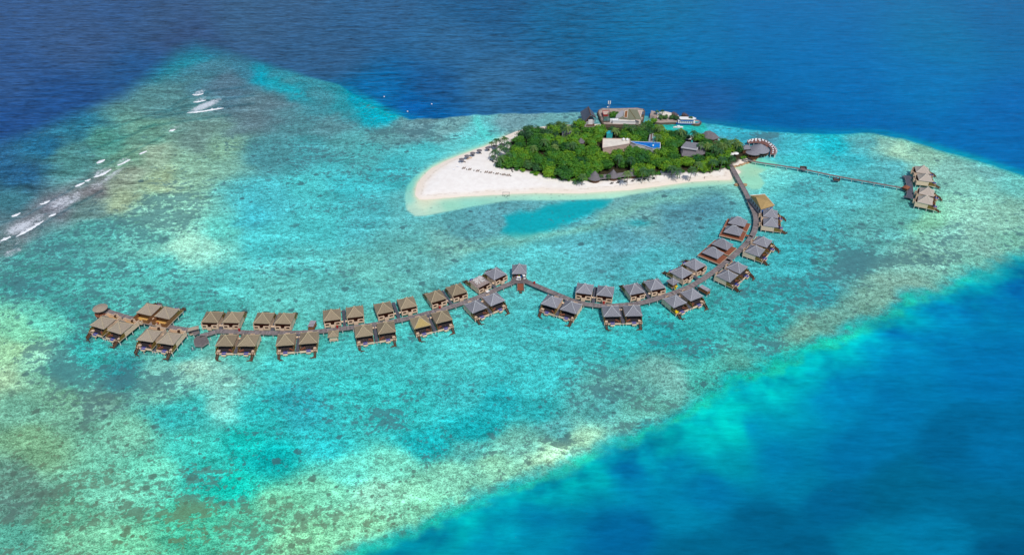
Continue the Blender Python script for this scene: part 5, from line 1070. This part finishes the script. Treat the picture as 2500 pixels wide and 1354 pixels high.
for (a, ra), (c_, rc) in zip(cpos, cpos[1:]):
    b = MB(); a = np.array(a); c_ = np.array(c_); d_ = (c_-a)/np.linalg.norm(c_-a); n2 = np.array((-d_[1], d_[0])); s_, e_ = a+d_*ra*.7, c_-d_*rc*.7
    V = [(*(s_-n2*2.6), 2.9), (*(e_-n2*2.6), 2.9), (*(e_+n2*2.6), 2.9), (*(s_+n2*2.6), 2.9), (*s_, 4.6), (*e_, 4.6)]
    b.poly(V, [(0,1,5,4), (2,3,4,5), (3,2,1,0), (0,4,3), (1,2,5)]); part('ridge_roof', b.mesh('ridge_roof', M['thatch_dark']), t)
for i, (u0, u1, v_) in enumerate(((1612,1652,419),(1652,1664,418))):
    a, c_ = at(u0, v_, 3), at(u1, v_-1, 3); b = MB(); o = a; d_ = (c_[0]-a[0], c_[1]-a[1]); b.obox((0, 0), d_, 3.0, 2.6, 2.85); t = thing('beach_shed', '%s low grey roofed shed along the right front beach edge' % ('long', 'short')[i], 'shed', (a[0], a[1], 0), 0)
    part('roof', b.mesh('roof', M['grey_roof']), t); b = MB(); b.obox((d_[0]*.05, d_[1]*.05), (d_[0]*.95, d_[1]*.95), 2.4, .8, 2.59); part('wall', b.mesh('wall', M['grey_wall']), t)
b = MB()
for k_ in range(6): b.box(-3+k_*1.1, -2.1+k_*1.1, -1.6+.3*(k_ % 2), 1.2-.2*(k_ % 3), 0, 4.2+.5*(k_ % 3))
o = at(1383, 322, 5.4); solo('store_shed', b.mesh('store_shed', M['grey_wall']), 'cluttered pale grey sheds at the north edge of the wood', 'shed', (o[0], o[1], .8))
b = MB(); b.box(-2.2, 2.2, -1.4, 1.4, 0, 2.1); b.prism([(-2.5,-1.7),(2.5,-1.7),(2.5,1.7),(-2.5,1.7)], 2.1, 2.3); o = at(1241, 366, 3.0); solo('store_shed', b.mesh('store_shed', M['grey_wall']), 'small white shed among the left palm clump', 'shed', (o[0], o[1], .9), R(15))

# ------------------------------------------------------------------ restaurant at the right end of the island
C0 = at(1854, 369, 4.2)
t = thing('restaurant', 'grey thatched restaurant with a big round roof and a crescent deck', 'restaurant', (C0[0], C0[1], 0))
def lobed(name, cpx, ax_, ay_, ze, za, m_='thatch_grey', pk=(0, 0), parent=t, rot=0.):
    q = rel([cpx], C0, ze)[0]; b = MB(); n_ = 30; V = []
    for f, z in ((.96, ze-.35), (1.0, ze), (.72, ze+(za-ze)*.34), (.4, ze+(za-ze)*.68), (.12, za-.15), (.01, za)):
        for i in range(n_):
            a = 2*math.pi*i/n_; x, y = ax_*math.cos(a)*f, ay_*math.sin(a)*f; V.append((q[0]+x*math.cos(rot)-y*math.sin(rot)+pk[0]*(1-f), q[1]+x*math.sin(rot)+y*math.cos(rot)+pk[1]*(1-f), z))
    b.poly(V, [(k_*n_+i, k_*n_+(i+1) % n_, (k_+1)*n_+(i+1) % n_, (k_+1)*n_+i) for k_ in range(5) for i in range(n_)]+[tuple(range(n_-1, -1, -1))]); part(name, b.mesh(name, M[m_]), parent)
    b = MB()
    for i in range(0, n_, 3): a = 2*math.pi*i/n_; b.cyl(q[0]+ax_*.86*math.cos(a), q[1]+ax_*.0+ay_*.86*math.sin(a), 1.9, ze, .12, n=5)
    part('roof_posts', b.mesh('roof_posts', M['brown']), parent)
lobed('round_roof', (1855,364), 6.2, 6.6, 4.6, 8.2)
lobed('side_roof', (1838,373), 4.6, 3.4, 4.2, 5.6, rot=-.3)
b = MB(); q = rel([(1822,361)], C0, 4.0)[0]; V_ = []
pyramid(b, 6.2, 5.2, 4.2, 6.2, ridge=1.5, sag=.05); b.v = [(x+q[0], y+q[1], z) for x, y, z in b.v]; part('hip_roof', b.mesh('hip_roof', M['thatch_grey']), t)
b = MB(); b.box(q[0]-2.4, q[0]+2.4, q[1]-2, q[1]+2, 1.0, 3.9); part('bar_wall', b.mesh('bar_wall', M['brown']), t)
b = MB(); qq = rel([(1855,368)], C0, 2)[0]; b.cyl(qq[0], qq[1]-1.2, 1.6, 1.95, 5.4, n=24); qq2 = rel([(1838,380)], C0, 2)[0]; b.cyl(qq2[0], qq2[1]-.5, 1.55, 1.93, 3.6, n=16); part('floor', b.mesh('floor', M['deck_brown']), t)
for a in range(-60, 100, 26): part('leg', POST, t, (qq[0]+5.0*math.cos(R(a-60)), qq[1]-1.2+5.0*math.sin(R(a-60)), -.1))
DZ = 2.4
OUT = [(1823.5,346),(1832,342.5),(1843,340.5),(1855,340.8),(1867,344),(1878,349.5),(1887,355.5),(1894,362.5),(1897,369),(1896.5,374),(1892.5,377)]
INN = [(1826,349),(1834,348.8),(1843,348.5),(1855,349),(1865,352),(1874,356),(1880,360.5),(1882,366),(1881,371),(1880.5,376.5)]
def smooth(P, z): return catmull([at(u_, v_, z) for u_, v_ in P], .9)
oc = smooth(OUT, DZ); ic = smooth(INN, DZ); oo = oc[0]; t = thing('crescent_deck', 'red brown crescent terrace with rows of white seats round the restaurant', 'terrace', (oo[0], oo[1], 0)); n_ = 44
def resamp(C_, n_):
    L = np.concatenate([[0], np.cumsum(np.linalg.norm(np.diff(C_, axis=0), axis=1))]); s_ = np.linspace(0, L[-1], n_); return np.stack([np.interp(s_, L, C_[:, 0]), np.interp(s_, L, C_[:, 1])], 1)
oc, ic = resamp(oc, n_)-oo, resamp(ic, n_)-oo; b = MB()
for i in range(n_-1):
    V = [(*oc[i], DZ-.3), (*oc[i+1], DZ-.3), (*ic[i+1], DZ-.3), (*ic[i], DZ-.3), (*oc[i], DZ), (*oc[i+1], DZ), (*ic[i+1], DZ), (*ic[i], DZ)]; b.poly(V, [(0,1,2,3), (7,6,5,4), (4,5,1,0), (2,6,7,3)], rnd.random())
b.poly([(*oc[-1], DZ-.3), (*ic[-1], DZ-.3), (*oc[-1], DZ), (*ic[-1], DZ)], [(0, 1, 3, 2)]); part('deck', b.mesh('deck', mat('terrace_deck', (.20,.095,.08), .75, .2, shade=.15), shades=True), t)
b = MB()
for i in range(n_-1): b.obox(oc[i], oc[i+1], .12, DZ, DZ+.8)
part('rail', b.mesh('rail', M['deck_brown']), t); b = MB(); b.cyl(0, 0, -1.2, DZ-.3, .22, n=7); LGM = b.mesh('leg', M['pile'])
for i in range(2, n_, 5): part('leg', LGM, t, (*(oc[i]*.94+ic[i]*.06), 0)); part('leg', LGM, t, (*(oc[i]*.1+ic[i]*.9), 0))
part('leg', LGM, t, (*(oc[-1]*.9+ic[-1]*.1), 0)); part('leg', LGM, t, (*(oc[-1]*.1+ic[-1]*.9), 0))
for fr in (0.35, .5): 
    i = int(fr*n_); b = MB(); c_ = rel([(1862, 362)], oo, 2)[0]; b.obox(ic[i], c_, 1.8, 1.9, 2.1); part('gangway', b.mesh('gangway', M['deck_red']), t)
sm = MB(); sm.box(-.36, .36, -.36, .36, 0, .42); sm.box(-.36, .36, .28, .4, .42, .9); SEATM = sm.mesh('terrace_seat', M['white_cushion']); sm = MB(); sm.cyl(0, 0, .68, .74, .62, n=12); sm.cyl(0, 0, 0, .68, .06, n=6); sm.cyl(0, 0, 0, .04, .3, n=8); TBM = sm.mesh('terrace_table', M['white_cushion'])
k_ = 0
for i in range(1, n_-1, 1):
    f = .10; q = oc[i]*(1-f)+ic[i]*f; a = math.atan2(oc[i][1]-ic[i][1], oc[i][0]-ic[i][0]); pos = ('left', 'top', 'right')[min(2, i*3//n_)]
    scn['r'] = scn.get('r', 0)+1
    if i % 3 != 2: solo('white_chair', SEATM, '%s white cushioned chair from the left on the crescent terrace rim' % ORD[min(29, i-i//3-1)], 'chair', (q[0]+oo[0], q[1]+oo[1], DZ+.003), a-math.pi/2, 'white seats along the %s terrace rim' % pos)
    if i % 4 == 1 and not 16 < i < 24: q = oc[i]*.38+ic[i]*.62; solo('white_table', TBM, '%s round white table from the left on the crescent terrace' % ORD[i//4], 'table', (q[0]+oo[0], q[1]+oo[1], DZ+.003), 0, 'white tables on the %s of the terrace' % pos)
pm2 = MB(); n_ = 10; V = []
for r_, z in ((2.0, 2.3), (1.2, 2.65), (.03, 3.0)): V += [(r_*math.cos(2*math.pi*i/n_), r_*math.sin(2*math.pi*i/n_), z) for i in range(n_)]
pm2.poly(V, [(k_*n_+i, k_*n_+(i+1) % n_, (k_+1)*n_+(i+1) % n_, (k_+1)*n_+i) for k_ in range(2) for i in range(n_)]+[tuple(range(n_-1, -1, -1))]); WPC = pm2.mesh('canopy', M['white'])
for i, (u_, v_) in enumerate(((1785,373.5),(1797,372))):
    p = at(u_, v_, 4.0); t = thing('garden_parasol', '%s of two white parasols beside the boardwalk start' % ('left', 'right')[i], 'parasol', (p[0], p[1], 1.1), 0, 'white garden parasols'); part('canopy', WPC, t); part('pole', UPOLE, t)
# rocky edge of the spit
def rocks(pixs, label, z=.0, sc_=1.0):
    b = MB(); o = at(*pixs[0], 0); C_ = catmull([at(u_, v_, 0) for u_, v_ in pixs], 1.1); g = random.Random(5)
    for q in C_:
        for _ in range(2): r_ = g.uniform(.5, 1.0)*sc_; b.ball((q[0]-o[0]+g.uniform(-.7, .7), q[1]-o[1]+g.uniform(-.7, .7), g.uniform(.0, .5)), r_, r_*g.uniform(.7, 1), r_*.7, 6, 4)
    tag(solo('rock_revetment', b.mesh('rock_revetment', M['rock']), label, 'rocks', (o[0], o[1], z)), kind='stuff')
rocks([(1780,411),(1795,407),(1812,402),(1828,397),(1842,391),(1848,384),(1849,377)], 'low band of tan rocks edging the sand spit by the jetty')
for u_, v_, lb in ((1798.5,452,'left'),(1818,452,'right')):
    b = MB(); b.prism([(1.6*math.cos(a*.7), 1.2*math.sin(a*.7)) for a in range(9)], -.5, .7); solo('pier_footing', b.mesh('pier_footing', M['rock']), 'round stone footing on the %s side of the boardwalk in the shallows' % lb, 'footing', at(u_, v_, .3), 0, 'stone footings under the boardwalk')

# ------------------------------------------------------------------ harbour at the back
M['paving'] = mat('worn_paving', (.36,.29,.25), .9, .3, scale=.35)
def polyslab(name, label, P, z, th, m_, cat='quay', top=None):
    c = np.mean(np.array(P, float), 0); o = at(c[0], c[1], z); t = thing(name, label, cat, (o[0], o[1], 0)); Q = rel(P, o, z); b = MB(); b.prism(Q, z-th, z); part('seawall', b.mesh('seawall', M[m_]), t)
    b = MB(); cx_, cy_ = np.mean(Q, 0); b.prism([(cx_+(x-cx_)*.95, cy_+(y-cy_)*.95) for x, y in Q], z+.003, z+.08); part('paving', b.mesh('paving', M[top or 'paving']), t); return t, o
polyslab('harbour_quay', 'pink paved quay with a dark curved seawall beside the boathouse', [(1459,274),(1461,268),(1470,264),(1490,264.5),(1520,264),(1556,263),(1572,266),(1575,272),(1572,290),(1560,303),(1520,305),(1473,304),(1466,292)], 2.2, 3.4, 'stone')
polyslab('harbour_mole', 'narrow pink paved mole with a rounded tip behind the blue boat', [(1592,298),(1594,291),(1610,288),(1640,287),(1660,284),(1680,291),(1698,292),(1708,294),(1713,298),(1708,303),(1697,303),(1680,299),(1640,299),(1610,300)], 1.6, 2.8, 'stone')
polyslab('quay_block', 'pale pink square block at the left end of the mole', [(1587,281),(1590,270),(1600,272),(1604,281),(1598,284)], 2.6, 3.6, 'pink', 'quay')
polyslab('mole_terrace', 'sandy paved terrace behind the palms of the mole', [(1604,287),(1606,274),(1625,272),(1650,278),(1664,288),(1655,293),(1620,293)], 1.5, 2.6, 'concrete', 'quay', 'concrete')
t, o, P = block('settling_basin', 'rectangular green water basin on the quay', 'basin', [(1474,281),(1494,281),(1503,288),(1499,296),(1473,296)], 3.1, 1.8, 'pond', 'stone', .25)
t, o, P = block('red_frame_shed', 'small shed with red framed open roof on the quay', 'shed', [(1471,271),(1488,270.5),(1489,280),(1473,280.5)], 4.4, 2.2, 'pink', 'red', .3)
# boathouse with steep slate roof
o = at(1436, 283, 5); t = thing('boathouse', 'dark slate gabled boathouse standing in the water at the north edge', 'boathouse', (o[0], o[1], 0))
zr, ze = 10.0, 5.0
rb, rf = at(1436, 260, zr), at(1442.4, 280.6, zr-.6); lb_, lf = at(1416.4, 273.4, ze), at(1426, 301, ze-1.6); rb2, rf2 = at(1449.5, 275, ze+.6), at(1455.5, 287.5, ze+.2)
S_ = lambda p_: (p_[0]-o[0], p_[1]-o[1], p_[2]); b = MB()
V = [S_(rb), S_(rf), S_(lf), S_(lb_), S_(rf2), S_(rb2)]; V += [(x, y, z-.35) for x, y, z in V]
b.poly(V, [(0,3,2,1), (0,1,4,5), (6,7,8,9), (6,11,10,7), (2,3,9,8), (3,0,6,9), (0,5,11,6), (1,2,8,7), (4,1,7,10), (5,4,10,11)]); r_ = part('roof', b.mesh('roof', M['grey_roof']), t)
b = MB(); b.bar(V[0], V[1], .25, 5); b.bar(V[1], V[2], .3, 4); b.bar(V[1], V[4], .3, 4); part('barge_board', b.mesh('barge_board', M['brown']), r_)
cxx = np.mean([v_[:2] for v_ in (V[2], V[3], V[4], V[5])], 0); Q = [tuple(cxx+(np.array(v_[:2])-cxx)*.8) for v_ in (V[3], V[2], V[4], V[5])]; b = MB(); b.prism(Q, .5, 3.3); part('wall', b.mesh('wall', M['grey_wall']), t)
b = MB(); m0 = (np.array(V[2][:2])+np.array(V[4][:2]))/2+np.array((.3, .6)); b.box(m0[0]-1.5, m0[0]+1.5, m0[1]-.4, m0[1]+.8, 1.2, 4.4); part('gable_window', b.mesh('gable_window', M['white']), t)
b = MB(); b.box(m0[0]-3, m0[0]+3, m0[1]-1.8, m0[1]+1, .8, 1.1); part('landing', b.mesh('landing', M['brown']), t)
for f in (0, .5, 1):
    q = np.array(Q[0])*(1-f)+np.array(Q[1])*f; part('leg', POST, t, (q[0], q[1], -.8))
# olive roofed service block and its neighbours
t, o, P = block('service_block', 'long service block with an olive green metal roof on the quay', 'building', [(1536,266),(1556,268),(1566,291),(1540,291),(1510,289),(1520,284)], 6.0, 2.2, 'green_roof', 'concrete', 0)
b = MB(); q = rel([(1533,266),(1540,287)], o, 7.0); b2 = rel([(1552,290)], o, 6.0)[0]; b.bar((*rel([(1536,266.5)], o, 6.1)[0], 6.1), (*b2, 6.15), .14, 4); part('roof_ridge', b.mesh('roof_ridge', M['olive']), t)
block('service_wing', 'brown striped low wing on the left of the olive roof', 'building', [(1526,271),(1533,270),(1531,288),(1523,287)], 6.6, 2.2, 'red' if False else 'rust', 'concrete', .2)
block('service_wing', 'long pale pink flat wing on the right of the olive roof', 'building', [(1558,270),(1568,271),(1560,296),(1552,293)], 5.6, 2.2, 'pink', 'concrete', .15)
block('plant_room', 'grey hip shaped plant room between the quay tree and the olive roof', 'building', [(1505,281),(1518,270),(1524,272),(1521,286),(1503,289)], 5.0, 2.2, 'grey_wall', 'grey_wall', .1)
block('plant_room', 'dark blue grey shed at the right rear of the quay', 'shed', [(1566,273),(1574,272),(1573,280),(1565,280)], 4.2, 2.2, 'grey_roof', 'stone', .1)
b = MB(); b.cyl(0, 0, 0, 2.4, .85, n=12); b.cyl(0, 0, 2.4, 2.7, .85, .25, 12); TM = b.mesh('water_tank', M['tank'])
for i in range(11):
    u_ = 1491+i*5.0; v_ = 294.5-.15*i; solo('water_tank', TM, '%s white upright tank from the left along the front of the quay' % (ords+['eleventh'])[i], 'tank', at(u_, v_+4, 2.25), 0, 'row of white tanks on the quay')
b = MB(); b.box(-8.2, 8.2, -.8, .8, 0, 2.3); b.prism([(-8.5,-1.1),(8.5,-1.1),(8.5,1.1),(-8.5,1.1)], 2.3, 2.5); q = at(1525, 290, 5.8); solo('white_canopy', b.mesh('white_canopy', M['white']), 'long white roofed canopy behind the upright tanks', 'canopy', (q[0], q[1], 2.2), R(-3))
# telecom mast
p = at(1484, 300, 2.0); t = thing('telecom_mast', 'tall thin lattice mast with two white antenna panels at the north quay', 'mast', (p[0], p[1], 1.5)); hp = 0
for h_ in np.arange(8, 40, .25):
    if px(p[0], p[1], 1.5+h_)[1] < 246: hp = h_; break
b = MB()
for k_ in range(3): a = k_*2.094; b.bar((.45*math.cos(a), .45*math.sin(a), 0), (.4*math.cos(a), .4*math.sin(a), hp), .07, 4)
for k_ in range(int(hp)): a0, a1 = (k_ % 3)*2.094, ((k_+1) % 3)*2.094; b.bar((.42*math.cos(a0), .42*math.sin(a0), k_), (.42*math.cos(a1), .42*math.sin(a1), k_+1), .04, 4)
part('lattice', b.mesh('lattice', M['grey_wall']), t); b = MB(); b.box(-.28, .28, -.2, .2, 0, 2.2); pn = b.mesh('antenna_panel', M['white'])
for x in (-.75, .55): part('antenna_panel', pn, t, (x, -.4, hp-2.4))
b = MB(); b.ball((-1.1, -.5, hp-4.6), .5, .3, .5, 8, 6); part('dish', b.mesh('dish', M['white']), t)
for (u_, v_, k_, lb) in ((1496,285,1,'round bright green tree on the quay beside the green basin'),(1507,281,0,'brown green tree behind the round quay tree'),(1625,288,2,'dull green tree on the left of the mole'),(1640,288,0,'second dull tree on the mole'),(1612,288,1,'dark tree at the landward end of the mole'),(1595,296,0,'green tree at the root of the mole'),(1583,303,1,'green tree at the inner harbour corner'),(1650,290,2,'third dull tree on the mole beside the bare tree')):
    p = at(u_, v_+2, 2.0); s = .62 if u_ != 1496 else .8; t = thing('broadleaf_tree', lb, 'tree', (p[0], p[1], 1.6), rnd.uniform(0, 6), 'trees round the harbour'); t.scale = (s, s, s*.9); part('trunk', TR, t); part('crown', (CR[k_] if u_ in (1496,1595,1583) else DULL[k_]), t)
for (u_, v_, lb) in ((1647,286,'bare reddish twigged tree on the mole'),(1672,288,'small bare grey tree near the mole tip')):
    p = at(u_, v_, 2.0); t = thing('bare_tree', lb, 'tree', (p[0], p[1], 1.5), 0, 'bare trees on the mole'); t.scale = (.75, .75, .95); part('trunk', TR, t); part('crown', BARE, t)
# boats
def hull(L, W_, H_, z0=-.2, n_=14, bow=1.0):
    b = MB(); V = []
    for i in range(n_+1):
        t_ = i/n_; x = -L/2+L*t_; w_ = W_/2*(1-max(0, (t_-.6)/.4)**2)*(.82+.18*min(1, t_*5)); sh = H_+bow*max(0, t_-.55)**2*3; V += [(x, -w_*.55, z0), (x, -w_, sh), (x, w_, sh), (x, w_*.55, z0)]
    F = []
    for i in range(n_):
        for j in range(4): F.append((i*4+j, (i+1)*4+j, (i+1)*4+(j+1) % 4, i*4+(j+1) % 4))
    F += [(0, 1, 2, 3), tuple(n_*4+j for j in (3, 2, 1, 0))]; b.poly(V, [f[::-1] for f in F]); return b
p = at(1679, 303.5, 0); t = thing('cruise_boat', 'blue and white two deck tour boat moored at the mole', 'boat', (p[0], p[1], 0), R(-3)); part('hull', hull(17, 4.6, 1.5).mesh('hull', M['blue']), t)
b = MB(); b.box(-7.2, 4.6, -1.8, 1.8, 1.5, 3.0); part('cabin', b.mesh('cabin', M['white']), t)
b = MB()
for i in range(7): b.box(-6.6+i*1.5, -5.6+i*1.5, -1.86, -1.801, 2.1, 2.75)
part('window_band', b.mesh('window_band', M['glass']), t)
b = MB(); b.prism([(-5.8,-2.1),(3.6,-2.1),(5.4,0),(3.6,2.1),(-5.8,2.1),(-6.6,0)], 4.5, 4.75); part('canopy', b.mesh('canopy', M['white']), t)
b = MB()
for x in (-5.5, -2.5, .5, 3.3):
    for y in (-1.7, 1.7): b.bar((x, y, 3.0), (x, y, 4.5), .08, 4)
b.box(-5.5, 3.3, -1.75, -1.68, 3.0, 3.7); part('upper_rail', b.mesh('upper_rail', M['blue']), t)
b = MB(); b.prism([(4.7,-1.5),(8,0),(4.7,1.5)], 1.9, 2.0); part('foredeck', b.mesh('foredeck', M['teal']), t)
p = at(1655, 312.5, 0); t = thing('speed_boat', 'small white speedboat moored below the blue tour boat', 'boat', (p[0], p[1], 0), R(182)); part('hull', hull(7, 2.2, .8, bow=.5).mesh('hull', M['white']), t); b = MB(); b.box(-1.2, .6, -.8, .8, .8, 1.6); part('cockpit', b.mesh('cockpit', M['tank']), t)
for u_, v_, lb in ((938,236.5,'white mooring buoy farthest left in the blue bay'),(1054,254.5,'white mooring buoy farthest right in the blue bay'),(995,272.5,'white mooring buoy nearest the reef edge')):
    p = at(u_, v_, 0); t = thing('mooring_buoy', lb, 'buoy', (p[0], p[1], 0), 0, 'mooring buoys in the bay'); b = MB(); b.ball((0, 0, .15), .5, .5, .45, 10, 6); part('float', b.mesh('float', M['white']), t); b = MB(); b.cyl(0, 0, .8, 1.3, .08, n=5); part('ring', b.mesh('ring', M['black']), t)

# ------------------------------------------------------------------ breakers on the western reef
M['foam'] = mat('foam', (.62,.66,.72), .9, c2=(.86,.87,.88), scale=1.5, bump=.6)
BW = [((470,230.5),(480,232),(490,230),(496,227),'farthest breaker on the reef'),((472,249),(485,248),(503,244),None,'second farthest breaker on the reef'),((456,275),(490,272),(515,268),(546,263),'longest breaker on the reef'),((412,320),(420,318.5),(427,315),None,'short breaker below the longest one'),((236,398),(245,395),(255,389),None,'small breaker at the bend of the surf line'),
      ((286,403),(300,398),(318,388),None,'white breaker at the right of the surf line'),((228,432),(245,427),(258,421),(271,412),'thick white breaker in the middle of the surf line'),((207,441),(214,440),(221,436.5),None,'tiny breaker beside the thick one'),((183,455),(195,450),(206,445),None,'thin breaker left of the tiny one'),((97,497),(108,496),(121,489),None,'broad breaker above the grey reef flat'),
      ((28,527),(38,525),(49,519),None,'short breaker near the left edge'),((0,587),(12,583),(26,577),None,'lowest breaker at the left edge'),((38,577),(60,566),(82,553),(106,538),'long curling breaker at the left edge'),((340,376),(350,372),(358,368),None,'faint breaker at the right end of the surf line'),((118,528),(126,525),(136,521),None,'small breaker inside the surf line')]
gb = random.Random(8)
for P_ in BW:
    lb = P_[-1]; pts = [q for q in P_[:-1] if q]; C_ = catmull([at(u_, v_, .3) for u_, v_ in pts], .9); o = C_[len(C_)//2]; D_ = np.gradient(C_, axis=0); D_ /= np.linalg.norm(D_, axis=1)[:, None]; N_ = np.stack([-D_[:, 1], D_[:, 0]], 1)
    b = MB(); n_ = len(C_); V = []
    for i in range(n_):
        e = math.sin(math.pi*(i+.35)/(n_-.3))**.5; wd = (.35+gb.random()*.75)*e; hh_ = (.45+.25*gb.random())*e; q = C_[i]-o
        for f, z in ((-.9-.3*gb.random(), -.1), (-.6, .6), (0, 1.0), (.9, .55), (1.3+2.6*gb.random()**2, -.08)): V.append((q[0]+N_[i][0]*wd*f*1.1, q[1]+N_[i][1]*wd*f*1.1, hh_*z))
    b.poly(V, [(i*5+j, (i+1)*5+j, (i+1)*5+j+1, i*5+j+1) for i in range(n_-1) for j in range(4)] + [tuple(range(4, -1, -1)), tuple((n_-1)*5+j for j in range(5))]); b.f = [f[::-1] for f in b.f]
    solo('breaking_wave', b.mesh('breaking_wave', M['foam'], True), lb, 'wave', (o[0], o[1], 0), 0, 'breakers on the western reef')
